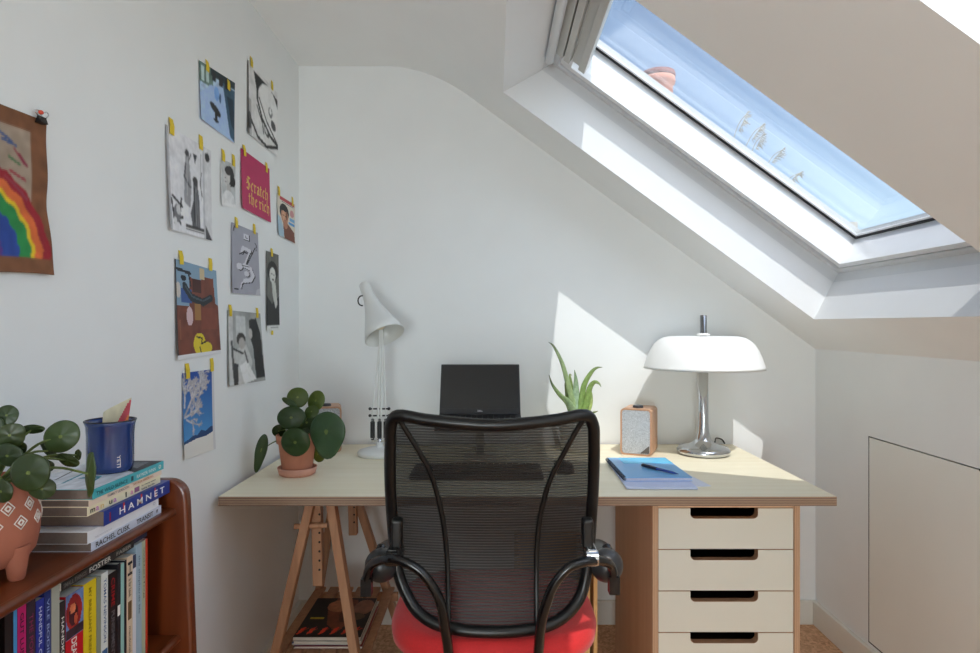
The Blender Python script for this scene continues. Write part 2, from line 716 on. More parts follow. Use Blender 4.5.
# back wall: flat outline under the ceiling profile
zr = SP(T_BOT, 0).z
out = [(XL, 0), (XR, 0), (XR, zr)] + [(x, z) for x, z in reversed(prof)]
mb = MB()
mb.prism([(x, YB, z) for x, z in out], (0, 0.12, 0))
mb.build('wall_back', M_WALL, kind='structure', fix=True)

# right knee wall with the eaves hatch cut in it
HY0, HY1, HZ0, HZ1 = 1.28, 2.286, 0.108, 0.8435
mb = MB()
g = 0.004
for (a, b, c, d) in ((YREAR, HY0, 0, zr), (HY1, YB, 0, zr), (HY0, HY1, 0, HZ0), (HY0, HY1, HZ1, zr)):
    mb.add([(XR, a, c), (XR, b, c), (XR, b, d), (XR, a, d)], [(0, 1, 2, 3)])
# edges of the opening, 2 cm deep
for q in ([(XR, HY0, HZ0), (XR, HY1, HZ0)], [(XR, HY1, HZ0), (XR, HY1, HZ1)], [(XR, HY1, HZ1), (XR, HY0, HZ1)], [(XR, HY0, HZ1), (XR, HY0, HZ0)]):
    a, b = q
    mb.add([a, b, (XR + 0.06, b[1], b[2]), (XR + 0.06, a[1], a[2])], [(0, 1, 2, 3)], 1)
mb.add([(XR + 0.06, YREAR, 0), (XR + 0.06, YB, 0), (XR + 0.06, YB, zr + 0.1), (XR + 0.06, YREAR, zr + 0.1)], [(0, 1, 2, 3)], 1)
mb.build('wall_right', [M_WALL, M_GAP], kind='structure')
mb = MB()
HM = mat('hatch_paint', (238, 238, 232), 0.6, var=0.01, scale=5)
mb.box((XR + 0.0005, HY0 + g, HZ0 + g), (XR + 0.02, HY1 - g, HZ1 - g))
hatch = mb.build('door_1', HM, kind='structure')
mb = MB()
mb.box((XR + 0.0002, 1.70, HZ1 - 0.006), (XR + 0.004, 1.765, HZ1 - 0.0005))
mb.build('finger_notch', M_GAP, hatch)

# skirtings
mb = MB()
mb.box((XL + 0.018, YB - 0.018, 0), (XR - 0.018, YB, 0.098))
mb.build('baseboard_back', M_SKIRT, kind='structure', bevel=0.003)
mb = MB()
mb.box((XR - 0.018, YREAR, 0), (XR, YB, 0.098))
mb.build('baseboard_right', M_SKIRT, kind='structure', bevel=0.003)
mb = MB()
mb.box((XL, YREAR, 0), (XL + 0.018, YB, 0.098))
mb.build('baseboard_left', M_SKIRT, kind='structure', bevel=0.003)

# ---------------------------------------------------------------- skylights
def ring(mb, t0, t1, y0, y1, n0, wt0, wt1, wy0, wy1, n1, mi=0):
    """rectangular frame between n0 and n1, bar widths per side"""
    for (a, b, c, d) in ((t0, t1, y0, y0 + wy0), (t0, t1, y1 - wy1, y1), (t0, t0 + wt0, y0 + wy0, y1 - wy1), (t1 - wt1, t1, y0 + wy0, y1 - wy1)):
        mb.hexa([SP(a, c, n0), SP(b, c, n0), SP(b, d, n0), SP(a, d, n0), SP(a, c, n1), SP(b, c, n1), SP(b, d, n1), SP(a, d, n1)], mi)

def ring_slope(mb, o, i, no, ni, n1):
    """mitred frame whose room face slopes from the outer rectangle o at no to the inner one i at ni"""
    C = lambda r, n: [SP(r[0], r[2], n), SP(r[1], r[2], n), SP(r[1], r[3], n), SP(r[0], r[3], n)]
    a, b, c, d = C(o, no), C(i, ni), C(o, n1), C(i, n1)
    mb.add(a + b + c + d, [f for k in range(4) for l in ((k + 1) % 4,) for f in ((k, l, 4 + l, 4 + k), (4 + k, 4 + l, 12 + l, 12 + k), (8 + l, 8 + k, 12 + k, 12 + l), (l, k, 8 + k, 8 + l))])

def skylight(idx, y0, y1):
    # plaster reveals
    mb = MB()
    nk = 0.150
    def tl(n): return OP_T0 + (FR_T0 - OP_T0) * n / FR_N
    def th(n): return OP_T1 + (FR_T1 - OP_T1) * n / FR_N
    for a, b in ((0, nk),):
        mb.add([SP(tl(a), y1, a), SP(th(a), y1, a), SP(th(b), y1, b), SP(tl(b), y1, b)], [(0, 1, 2, 3)])
        mb.add([SP(tl(a), y0, a), SP(th(a), y0, a), SP(th(b), y0, b), SP(tl(b), y0, b)], [(0, 1, 2, 3)])
        mb.add([SP(th(a), y0, a), SP(th(a), y1, a), SP(th(b), y1, b), SP(th(b), y0, b)], [(0, 1, 2, 3)])
        mb.add([SP(tl(a), y0, a), SP(tl(a), y1, a), SP(tl(b), y1, b), SP(tl(b), y0, b)], [(0, 1, 2, 3)])
    wroot = mb.build('window_%d' % idx, M_REV, kind='structure')
    # grey-white lining strip between reveal and frame, a few mm back
    mb = MB()
    e = 0.004
    a, b = nk, FR_N + 0.01
    A0, A1, B0, B1 = tl(a) - e, th(a) + e, tl(b) - e, th(b) + e
    q = [[SP(A0, y1 + e, a), SP(A1, y1 + e, a), SP(B1, y1 + e, b), SP(B0, y1 + e, b)],
         [SP(A0, y0 - e, a), SP(A1, y0 - e, a), SP(B1, y0 - e, b), SP(B0, y0 - e, b)],
         [SP(A1, y0 - e, a), SP(A1, y1 + e, a), SP(B1, y1 + e, b), SP(B1, y0 - e, b)],
         [SP(A0, y0 - e, a), SP(A0, y1 + e, a), SP(B0, y1 + e, b), SP(B0, y0 - e, b)]]
    for f in q:
        mb.add(f, [(0, 1, 2, 3)])
    mb.build('window_lining', M_LINING, wroot)
    # fixed frame and opening sash; the sash sides are deep and face across the opening
    C0 = (0.200, 1.379, y0 + 0.075, y1 - 0.075)
    C1 = (0.196, 1.384, y0 + 0.046, y1 - 0.043)
    mb = MB()
    ring(mb, FR_T0 - 0.02, FR_T1 + 0.02, y0 - 0.02, y1 + 0.02, FR_N, 0.045, 0.036, 0.052, 0.036, 0.312)
    mb.build('window_frame', M_LINING, wroot, bevel=0.002)
    mb = MB()
    ring_slope(mb, (FR_T0 + 0.028, FR_T1 - 0.020, y0 + 0.036, y1 - 0.036), C0, FR_N + 0.003, FR_N - 0.001, FR_N + 0.02)
    sash = mb.build('window_sash', M_GLOSSW, wroot, fix=True)
    # deep inner faces, slightly opening outwards
    mb = MB()
    def rect4(r, n): return [SP(r[0], r[2], n), SP(r[1], r[2], n), SP(r[1], r[3], n), SP(r[0], r[3], n)]
    L0, L1 = rect4(C0, FR_N - 0.001), rect4(C1, FR_N + 0.118)
    mb.add(L0 + L1, [(k, (k + 1) % 4, 4 + (k + 1) % 4, 4 + k) for k in range(4)])
    mb.build('sash_side', M_GLOSSW, sash)
    mb = MB()
    ring(mb, C1[0] - 0.012, C1[1] + 0.012, C1[2] - 0.012, C1[3] + 0.012, FR_N + 0.1165, 0.022, 0.022, 0.026, 0.026, FR_N + 0.119)
    mb.build('gasket', M_GASKET, sash)
    mb = MB()
    ring(mb, C1[0], C1[1], C1[2], C1[3], FR_N + 0.119, 0.017, 0.017, 0.026, 0.026, FR_N + 0.124)
    mb.build('glazing_bead', M_GLOSSW, sash)
    for k in range(2):
        n = FR_N + 0.126 + 0.018 * k
        mb = MB()
        mb.add([SP(C1[0] - 0.01, C1[2] - 0.01, n), SP(C1[1] + 0.01, C1[2] - 0.01, n), SP(C1[1] + 0.01, C1[3] + 0.01, n), SP(C1[0] - 0.01, C1[3] + 0.01, n)], [(0, 1, 2, 3)])
        mb.build('window_pane', M_GLASS, sash)
    # outer cover between roof and frame keeps daylight out of the gap
    mb = MB()
    ring(mb, FR_T0 - 0.12, FR_T1 + 0.12, y0 - 0.12, y1 + 0.12, FR_N + 0.150, 0.175, 0.150, 0.184, 0.128, FR_N + 0.170)
    mb.build('window_flashing', M_ALU, wroot)
    # blind cassette: stepped profiles right under the head
    c = MB()
    def strip(mb, t0, t1, n0, n1, mi=0, ya=y0 + 0.085, yb=y1 - 0.140):
        mb.hexa([SP(t0, ya, n0), SP(t1, ya, n0), SP(t1, yb, n0), SP(t0, yb, n0), SP(t0, ya, n1), SP(t1, ya, n1), SP(t1, yb, n1), SP(t0, yb, n1)], mi)
    strip(c, 0.134, 0.166, 0.172, 0.188)
    strip(c, 0.172, 0.195, 0.168, 0.215)
    strip(c, 0.199, 0.229, 0.184, 0.215)
    strip(c, 0.232, 0.258, 0.171, 0.200)
    strip(c, 0.166, 0.172, 0.181, 0.188, 1)
    strip(c, 0.195, 0.199, 0.195, 0.215, 1)
    strip(c, 0.229, 0.232, 0.190, 0.200, 1)
    cs = c.build('roller_blind_cassette', [M_ALU, M_GASKET], bevel=0.003)
    tag(cs, 'rolled-up blind cassette at the head of the %s' % ('roof window above the desk' if idx == 1 else 'second roof window'), 'blind')
    # ventilation control bar on its two brackets
    vt = thing('ventilation_bar', SP(0.143, y0 + 0.1, 0.15), 'round-ended pale grey handle bar at the head of the %s' % ('roof window above the desk' if idx == 1 else 'second roof window'), 'handle')
    mb = MB()
    mb.tube([SP(0.130, y0 + 0.11, 0.15), SP(0.130, y0 + 0.116, 0.15), SP(0.130, y1 - 0.116, 0.15), SP(0.130, y1 - 0.105, 0.15)], [0.010, 0.016, 0.016, 0.009], 16, raw=True)
    mb.build('bar', M_LINING, vt)
    for yy in (y0 + 0.2, y1 - 0.2):
        mb = MB()
        mb.hexa([SP(0.122, yy - 0.012, 0.158), SP(0.138, yy - 0.012, 0.158), SP(0.138, yy + 0.012, 0.158), SP(0.122, yy + 0.012, 0.158),
                 SP(0.122, yy - 0.012, 0.189), SP(0.132, yy - 0.012, 0.189), SP(0.132, yy + 0.012, 0.189), SP(0.122, yy + 0.012, 0.189)])
        mb.build('bracket', M_LINING, vt)

skylight(1, *WINS[0])
skylight(2, *WINS[1])

# roof deck around the skylights (outside, keeps daylight out)
mb = MB()
M_ROOF = mat('slate_grey_roof', (86, 88, 94), 0.8, var=0.15, scale=12)
for (a, b, c, d) in ((-0.8, FR_T0 - 0.02, YREAR - 0.3, YB + 0.3), (FR_T1 + 0.02, T_BOT + 0.4, YREAR - 0.3, YB + 0.3),
                     (FR_T0 - 0.02, FR_T1 + 0.02, YREAR - 0.3, WINS[1][0] - 0.02), (FR_T0 - 0.02, FR_T1 + 0.02, WINS[1][1] + 0.02, WINS[0][0] - 0.02),
                     (FR_T0 - 0.02, FR_T1 + 0.02, WINS[0][1] + 0.02, YB + 0.3)):
    n0, n1 = FR_N + 0.12, FR_N + 0.15
    mb.hexa([SP(a, c, n0), SP(b, c, n0), SP(b, d, n0), SP(a, d, n0), SP(a, c, n1), SP(b, c, n1), SP(b, d, n1), SP(a, d, n1)])
mb.build('roof', M_ROOF, kind='structure')

# ---------------------------------------------------------------- outside: raked parapet, chimney, grasses
def OUT(px, py, d):
    return Vector(((px - 494) * d / FPX, d, E - (py - 325) * d / FPX))
mb = MB()
M_PARA = mat('pale_render', (186, 178, 166), 0.9, var=0.08, scale=9)
pp = [OUT(560, 20, 4.2), OUT(900, 275, 4.2)]
pp = [p + Vector((0, 0, -0.03)) for p in pp]
mb.prism([pp[0], pp[1], (pp[1].x, 4.2, -2.0), (pp[0].x, 4.2, -2.0)], (0, 0.1, 0))
mb.build('parapet_wall', M_PARA, kind='structure', fix=True)
ch = thing('chimney', OUT(658, 110, 4.6) + Vector((0, 0, -0.12)), 'terracotta chimney pot with dark red rim outside the roof window', 'chimney')
cx, cz = ch.location.x, ch.location.z
mb = MB()
mb.lathe([(0.115, 0.0), (0.112, 0.05), (0.103, 0.29), (0.118, 0.30), (0.122, 0.325), (0.118, 0.345), (0.09, 0.35), (0.085, 0.05)], (cx, 4.6, cz), 28)
mb.build('pot', mat('terracotta_outside', (196, 128, 104), 0.9, var=0.1, scale=18), ch)
mb = MB()
mb.lathe([(0.12, 0.352), (0.124, 0.362), (0.118, 0.385), (0.09, 0.39), (0.086, 0.352)], (cx, 4.6, cz), 28)
mb.build('rim', mat('dark_red_clay', (120, 52, 48), 0.8), ch)
mb = MB()
mb.box((cx - 0.2, 4.4, 1.5), (cx + 0.2, 4.8, cz))
mb.build('stack', mat('chimney_brick', (150, 104, 84), 0.9, var=0.2, scale=30), ch)
mb = MB()
mb.box((-0.5, 4.35, 1.35), (4.0, 5.6, 1.5))
mb.build('terrace_ground', M_PARA, kind='structure')
gr = thing('ornamental_grass', OUT(745, 190, 4.56), 'feathery grass plumes seen through the roof window', 'plant')
M_PLUME = mat('dry_grass', (150, 140, 116), 0.9, var=0.2, scale=40)
for (bx, by, tx, ty) in ((728, 165, 748, 112), (738, 170, 764, 124), (746, 178, 764, 134), (756, 190, 785, 148), (775, 205, 802, 172)):
    a, b = OUT(bx, by, 4.56), OUT(tx, ty, 4.56)
    m1 = a.lerp(b, 0.6) + Vector((-0.02, 0.0, 0.04))
    mb = MB()
    mb.tube([(max(1.47, a.x - 0.05), a.y, 1.94), a, m1, b], 0.003, 5)
    for k in range(26):
        t = 0.55 + 0.45 * k / 25
        c = a.lerp(b, t) + Vector((0, 0, 0.035 * math.sin(t * 3)))
        L = 0.045 * math.sin((t - 0.5) / 0.52 * math.pi) + 0.012
        dr = Vector((random.uniform(0.3, 1), random.uniform(-.6, .6), random.uniform(-0.9, 0.3))).normalized()
        mb.tube([c, c + dr * L], [0.0035, 0.001], 4, raw=True)
    mb.build('plume', M_PLUME, gr)
mb = MB()
mb.box((1.44, 4.40, 1.5), (2.5, 4.72, 1.95))
mb.build('planter', M_PARA, gr)

# ================================================================== DESK
M_PLYTOP = wood('birch_ply_top', (236, 226, 198), (244, 236, 212), 'X', 0.45, 30)
M_PLYEDGE = ply_edge('ply_edge', (118, 92, 76), (176, 148, 124), 0.0065)
M_PLYEDGE_V = ply_edge('ply_edge_vertical', (176, 138, 108), (206, 170, 138), 0.005, 'X')
M_PLYSIDE = wood('birch_ply_side', (214, 176, 142), (226, 190, 158), 'Z', 0.55, 25)
M_LEG = wood('beech_leg', (164, 118, 86), (188, 142, 108), 'Z', 0.55, 50)
DZ = 0.7465
DT = 0.027
DY0, DY1 = 1.84, 2.648
mb = MB()
mb.box((-0.793, DY0, DZ - DT), (0.986, DY1, DZ), 0, side_mi=1)
desk = mb.build('desk', [M_PLYTOP, M_PLYEDGE], bevel=0.0008)
tag(desk, 'long birch plywood desk top with layered brown edge, along the back wall', 'desk')

# trestle
tr = thing('trestle', (-0.54, 1.95, 0), 'beech wood trestle with a low shelf holding magazines, under the desk', 'trestle')
def leg(a, b, w=0.026, h=0.036):
    mb = MB()
    mb.bar(a, b, w, h)
    mb.build('leg', M_LEG, tr, bevel=0.002)
ZT = DZ - DT
leg((-0.717, 1.93, 0.0), (-0.552, 1.93, ZT - 0.016))
leg((-0.380, 1.93, 0.0), (-0.490, 1.93, ZT - 0.016))
leg((-0.700, 2.43, 0.0), (-0.590, 2.43, ZT - 0.016))
leg((-0.330, 2.43, 0.0), (-0.560, 2.43, ZT - 0.016))
mb = MB()
mb.box((-0.60, 1.90, ZT - 0.016), (-0.45, 2.46, ZT))
mb.build('top_rail', M_LEG, tr, bevel=0.002)
for yy, xx, zb in ((1.955, -0.535, 0.448), (2.40, -0.527, 0.455)):
    mb = MB()
    mb.bar((xx, yy, zb), (xx - 0.006, yy, ZT - 0.02), 0.030, 0.03)
    p = mb.build('height_post', M_LEG, tr, bevel=0.002)
    for k in range(7):
        z = zb + 0.05 + k * 0.028
        mb = MB()
        mb.lathe([(0.0035, 0), (0.0035, 0.002)], (xx + 0.006, yy - 0.0142, z), 10, Matrix.Rotation(math.pi / 2, 3, 'X'))
        mb.build('peg_hole', M_GAP, p)
mb = MB()
mb.tube([(-0.60, 1.925, 0.634), (-0.50, 1.925, 0.638)], 0.008, 12, raw=True)
mb.build('peg', M_LEG, tr)
mb = MB()
for yy in (1.95, 2.40):
    mb.bar((-0.68, yy, 0.222), (-0.36, yy, 0.222), 0.018, 0.030, up=(0, 0, 1))
for k in range(6):
    x = -0.655 + k * 0.052
    mb.box((x - 0.018, 1.93, 0.237), (x + 0.018, 2.43, 0.247))
mb.build('shelf', M_LEG, tr, bevel=0.0015)

# drawer unit
CX0, CX1, CY0, CY1 = 0.463, 0.8935, 1.87, 2.44
cab = thing('drawer_unit', ((CX0 + CX1) / 2, CY0, 0), 'plywood drawer unit with cream fronts and slot handles under the desk', 'drawers')
mb = MB()
th = 0.016
mb.box((CX0, CY0, 0), (CX0 + th, CY1, ZT), 0)
mb.box((CX1 - th, CY0, 0), (CX1, CY1, ZT), 0)
mb.box((CX0 + th, CY0 + 0.004, ZT - 0.014), (CX1 - th, CY1, ZT), 0)
mb.box((CX0 + th, CY0 + 0.03, 0.08), (CX1 - th, CY1, 0.094), 0)
mb.box((CX0 + th, CY1 - 0.012, 0.094), (CX1 - th, CY1, ZT - 0.014), 0)
# front edges show the plies
mb.box((CX0, CY0 - 0.0012, 0), (CX0 + th, CY0, ZT), 1)
mb.box((CX1 - th, CY0 - 0.0012, 0), (CX1, CY0, ZT), 1)
mb.build('carcass', [M_PLYSIDE, M_PLYEDGE_V], cab)
mb = MB()
mb.box((CX0 + th, CY0 + 0.02, 0), (CX1 - th, CY0 + 0.036, 0.08))
mb.build('plinth', M_PLYSIDE, cab)
M_CREAM = mat('cream_laminate', (222, 220, 208), 0.45, var=0.008, scale=8)
M_RIM = mat('ply_slot_edge', (176, 136, 104), 0.6, var=0.1, scale=60)
ztop, pitch = 0.7035, 0.1215
for k in range(5):
    z1 = ztop - k * pitch
    z0 = z1 - pitch + 0.003
    x0, x1 = CX0 + th + 0.002, CX1 - th - 0.002
    sx0, sx1, sd_, r = 0.5745, 0.7725, 0.030, 0.014
    o = [(x0, z1), (x0, z0), (x1, z0), (x1, z1), (sx1, z1)]
    for a in range(0, 7):
        an = a / 6 * math.pi / 2
        o.append((sx1 - r + r * math.cos(an), z1 - sd_ + r - r * math.sin(an)))
    for a in range(0, 7):
        an = math.pi / 2 + a / 6 * math.pi / 2
        o.append((sx0 + r + r * math.cos(an), z1 - sd_ + r - r * math.sin(an)))
    o.append((sx0, z1))
    mb = MB()
    mb.prism([(x, CY0 + 0.002, z) for x, z in o], (0, 0.026, 0), 0, 1)
    mb.box((x0, CY0 + 0.0035, z1), (sx0 - 0.002, CY0 + 0.016, z1 + 0.0012), 1)
    mb.box((sx1 + 0.002, CY0 + 0.0035, z1), (x1, CY0 + 0.016, z1 + 0.0012), 1)
    d = mb.build('drawer', [M_CREAM, M_RIM], cab)
    mb = MB()
    mb.box((x0 + 0.01, CY0 + 0.029, z0 + 0.008), (x1 - 0.01, CY0 + 0.5, z0 + 0.014))
    mb.box((x0 + 0.006, CY0 + 0.029, z0 + 0.008), (x0 + 0.016, CY0 + 0.5, z1 - 0.012))
    mb.box((x1 - 0.016, CY0 + 0.029, z0 + 0.008), (x1 - 0.006, CY0 + 0.5, z1 - 0.012))
    mb.box((x0 + 0.016, CY0 + 0.49, z0 + 0.008), (x1 - 0.016, CY0 + 0.5, z1 - 0.012))
    mb.build('tray', mat('drawer_tray_dark', (62, 48, 38), 0.8), d)

# plywood box standing on the floor between chair and drawers
mb = MB()
bx0, bx1, by0, by1, bz = 0.075, 0.317, 1.96, 2.38, 0.472
mb.box((bx0, by0, 0), (bx0 + 0.012, by1, bz))
mb.box((bx1 - 0.012, by0, 0), (bx1, by1, bz))
mb.box((bx0 + 0.012, by0 + 0.004, 0.0), (bx1 - 0.022, by0 + 0.014, bz - 0.02), 0)
mb.box((bx0 + 0.012, by1 - 0.012, 0), (bx1 - 0.012, by1, bz))
mb.box((bx0 + 0.012, by0 + 0.014, 0), (bx1 - 0.012, by1 - 0.012, 0.012))
bo = mb.build('storage_box', wood('golden_ply', (206, 160, 98), (226, 184, 124), 'Z', 0.5, 40), bevel=0.001)
tag(bo, 'open light plywood storage box standing on the floor behind the chair seat', 'box')

# ================================================================== magazines
M_PAGE = mat('page_block', (196, 188, 176), 0.8, var=0.05, scale=300)
mz = 0.2472
mags = [((58, 60, 70), 0.006, 0.000, 0.006), ((150, 60, 54), 0.007, 0.006, -0.004), ((70, 96, 140), 0.006, -0.004, 0.004), ((190, 186, 178), 0.009, 0.003, -0.003), ((44, 34, 30), 0.011, 0.0, 0.0)]
mag_words = ['lowest in the magazine pile on the trestle shelf, dark grey cover', 'magazine with a brick red edge, second from the bottom of the pile', 'magazine with a blue edge in the middle of the pile',
             'white magazine just beneath the topmost one on the trestle shelf', 'topmost magazine with red headline letters on a dark brown cover']
for k, (c, t, dx, dy) in enumerate(mags):
    x0, x1, y0, y1 = -0.615 + dx, -0.408 + dx, 1.955 + dy, 2.235 + dy
    t_ = thing('magazine', ((x0 + x1) / 2, y0, mz), mag_words[k], 'magazine', 'magazines on the trestle shelf')
    mb = MB()
    mb.box((x0 + 0.001, y0 + 0.0006, mz + 0.0006), (x1 - 0.001, y1 - 0.001, mz + t - 0.0008))
    mb.build('pages', M_PAGE, t_)
    if k < 4:
        cm = mat('magazine_cover_%d' % k, c, 0.35)
        mb = MB()
        mb.box((x0, y0, mz), (x1, y1, mz + 0.0006))
        mb.box((x0, y0, mz + t - 0.0008), (x1, y1, mz + t - 0.0002))
        mb.build('cover', cm, t_)
    else:
        A = Art(70, 90, (34, 28, 26), 0.74)
        A.poly([(0.35, 0.0), (0.7, 0.05), (0.8, 0.5), (0.6, 0.9), (0.4, 0.7), (0.28, 0.3)], (120, 66, 42))
        A.ell(0.45, 0.22, 0.2, 0.16, (176, 112, 78)).ell(0.85, 0.25, 0.16, 0.2, (150, 104, 84)).ell(0.75, 0.5, 0.18, 0.1, (96, 74, 52))
        A.rect(0.08, 0.52, 0.3, 0.57, (186, 160, 40)).ell(0.62, 0.45, 0.1, 0.2, (84, 46, 30))
        for i, u in enumerate((0.05, 0.2, 0.38, 0.55, 0.72, 0.86)):
            A.nib([(u, 0.92), (u + 0.03, 0.78)], 0.07, (226, 66, 36))
            A.nib([(u + 0.05, 0.84), (u + 0.09, 0.80)], 0.05, (226, 66, 36))
        A.noise(0.25, 22, 4)
        A.mesh(lambda u, v: Vector((x0 + u * (x1 - x0), y1 - v * (y1 - y0), mz + t)), 'cover', M_PRINT, t_)
        mb = MB()
        mb.box((x0, y0, mz), (x1, y1, mz + 0.0006))
        mb.build('back_cover', mat('magazine_cover_4', c, 0.35), t_)
    mz += t

# ================================================================== CHAIR
def CP(px, py, d):
    return Vector(((px - 494) * d / FPX, d, E - (py - 325) * d / FPX))
def cd(px, py):
    t = (py - 410) / 222.0
    base = 1.395 + 0.11 * math.sin(min(max(t, 0), 1) * 2.3) + 0.005 * t
    return base + 0.030 * ((px - 491) / 100.0) ** 2
def CH(px, py, dd=0.0):
    return CP(px, py, cd(px, py) + dd)

M_BLK = mat('black_plastic', (11, 11, 12), 0.32, var=0.02, scale=90)
M_BLKG = mat('black_gloss_tube', (9, 9, 12), 0.22, var=0.02, spec=0.6)
M_PAD = mat('armrest_pad', (42, 42, 44), 0.33, var=0.03, scale=50)
M_MESH = mesh_fabric()
M_CHROME = mat('chrome', (205, 208, 212), 0.12, 1.0, var=0.02)
M_RED = mat('red_upholstery', (206, 34, 36), 0.75, var=0.06, scale=220, bump=0.25, sheen=0.2)
chair = thing('office_chair', (0.0, 1.66, 0), 'black mesh-backed office chair with red seat pulled up to the desk', 'chair')
Lside = [(391, 425), (390.5, 440), (390, 461), (390.5, 490), (392.5, 522), (395, 550), (399.5, 577), (409, 599), (419, 613), (436, 624), (461, 630)]
Rside = [(593, 425), (594, 440), (594, 461), (593, 490), (591, 522), (589, 550), (586, 575), (580, 597), (566, 615), (545, 626.5), (517, 631)]
loop = [(398, 415.5), (425, 419.5), (458, 423), (493, 425), (528, 423), (558, 419.5), (585, 415)] + Rside + [(489, 632)] + Lside[::-1]
mb = MB()
mb.tube([CH(*p) for p in loop], 0.0138, 14, closed=True, res=5)
mb.build('back_frame', M_BLK, chair)
# mesh skin, as a patch between the two side rails
Lc = [(398, 417)] + Lside[:-1]
Rc = [(586, 417)] + Rside[:-1]
def poly_at(P, t):
    L = [0]
    for a, b in zip(P[:-1], P[1:]):
        L.append(L[-1] + math.hypot(b[0] - a[0], b[1] - a[1]))
    s = t * L[-1]
    for i in range(len(P) - 1):
        if s <= L[i + 1] + 1e-9:
            k = (s - L[i]) / (L[i + 1] - L[i] + 1e-9)
            return (P[i][0] + (P[i + 1][0] - P[i][0]) * k, P[i][1] + (P[i + 1][1] - P[i][1]) * k)
    return P[-1]
def skin(u, v):
    a, b = poly_at(Lc, v), poly_at(Rc, v)
    x = a[0] + (b[0] - a[0]) * u
    y = a[1] + (b[1] - a[1]) * u
    y += math.sin(u * math.pi) * (9.0 * (1 - v) ** 2 + 7.0 * v ** 3)
    return CH(x, y, 0.004)
mb = MB()
mb.grid(skin, 36, 50)
mb.build('mesh_back', M_MESH, chair)
for P in ([(399.6, 420), (408, 434), (418, 450), (430.7, 474), (440, 506), (445, 535), (447.5, 570), (448.5, 628)],
          [(583, 420), (575, 433), (565.7, 450), (551, 478), (541.5, 510), (537.5, 540), (536.5, 575), (537, 628)]):
    mb = MB()
    mb.tube([CH(x, y, -0.001) for x, y in P], 0.0048, 8, flat=(0.55, 1.25, (0, 1, 0)))
    mb.build('seam_strip', M_BLK, chair)
# arm tubes: from the hub beneath the seat up, out through the clamp and down to the armrest bracket
YA = 1.39
la = [(452, 760), (451, 700), (448.5, 652), (445, 628), (441, 605), (433.5, 588), (420, 571), (403, 561.5), (390, 559), (378, 561), (370, 567), (366.5, 580), (367, 590)]
ra = [(531, 760), (534, 700), (538.5, 652), (541, 624), (547, 601.5), (554.5, 584), (567.7, 568.5), (580, 563), (592, 560.5), (604, 561.5), (611, 566), (614, 578), (614, 590)]
for P, sgn in ((la, -1), (ra, 1)):
    mb = MB()
    dd = [1.50, 1.46, 1.42, 1.40, 1.39, 1.385, 1.385, 1.39, 1.40, 1.43, 1.46, 1.47, 1.47]
    mb.tube([CP(x, y, d) for (x, y), d in zip(P, dd)], [0.0115] * 5 + [0.0105] * 8, 14, res=5)
    mb.build('arm_tube', M_BLKG, chair)
    # clamp on the frame
    mb = MB()
    c = CP(392 if sgn < 0 else 592, 558, 1.412)
    mb.tube([c + Vector((-0.013, 0, 0)), c + Vector((0.013, 0, 0))], 0.0165, 18, raw=True)
    mb.box(c + Vector((-0.011, -0.005, -0.018)), c + Vector((0.011, 0.055, 0.020)))
    mb.build('clamp', M_CHROME if sgn > 0 else M_BLKG, chair, bevel=0.003)
    mb = MB()
    c = CP(396 if sgn < 0 else 588.5, 534, 1.425)
    mb.box(c + Vector((-0.012, 0, -0.035)), c + Vector((0.012, 0.035, 0.03)))
    mb.build('frame_bracket', M_BLK, chair, bevel=0.006, seg=3)
    # armrest: bracket, post and pad
    xr = sgn * 0.290
    mb = MB()
    q = CP(P[-2][0], P[-2][1], 1.47)
    mb.tube([q, (q.x + 0.002 * sgn, 1.50, q.z - 0.002), (xr * 0.985, 1.56, 0.665), (xr * 0.97, 1.60, 0.685)], 0.012, 12)
    mb.box((q.x - 0.012, 1.46, q.z - 0.035), (q.x + 0.012, 1.485, q.z + 0.005))
    mb.build('armrest_bracket', M_BLKG, chair)
    mb = MB()
    c0 = Vector((sgn * 0.266, 1.595, 0.668))
    vs, fs = [], []
    NU, NV = 22, 16
    for j in range(NV + 1):
        a = -math.pi / 2 + math.pi * j / NV
        yy = math.copysign(abs(math.sin(a)) ** 0.8, math.sin(a)) * 0.085
        rr = abs(math.cos(a)) ** 0.5
        for i in range(NU):
            b = 2 * math.pi * i / NU
            X = math.copysign(abs(math.cos(b)) ** 0.85, math.cos(b)) * 0.040 * rr
            Z = math.copysign(abs(math.sin(b)) ** 0.85, math.sin(b)) * 0.019 * rr - 0.35 * max(0, (-yy - 0.05)) - (X / 0.04) ** 2 * 0.008
            vs.append(c0 + Vector((X, yy, Z)))
    for j in range(NV):
        for i in range(NU):
            k = (i + 1) % NU
            fs.append((j * NU + i, j * NU + k, (j + 1) * NU + k, (j + 1) * NU + i))
    mb.add(vs, fs, 0, True)
    # downward curled rear end of the pad
    mb.ball((sgn * 0.270, 1.535, 0.664), 0.040, 0.038, 0.040)
    mb.build('armrest_pad', M_PAD, chair)
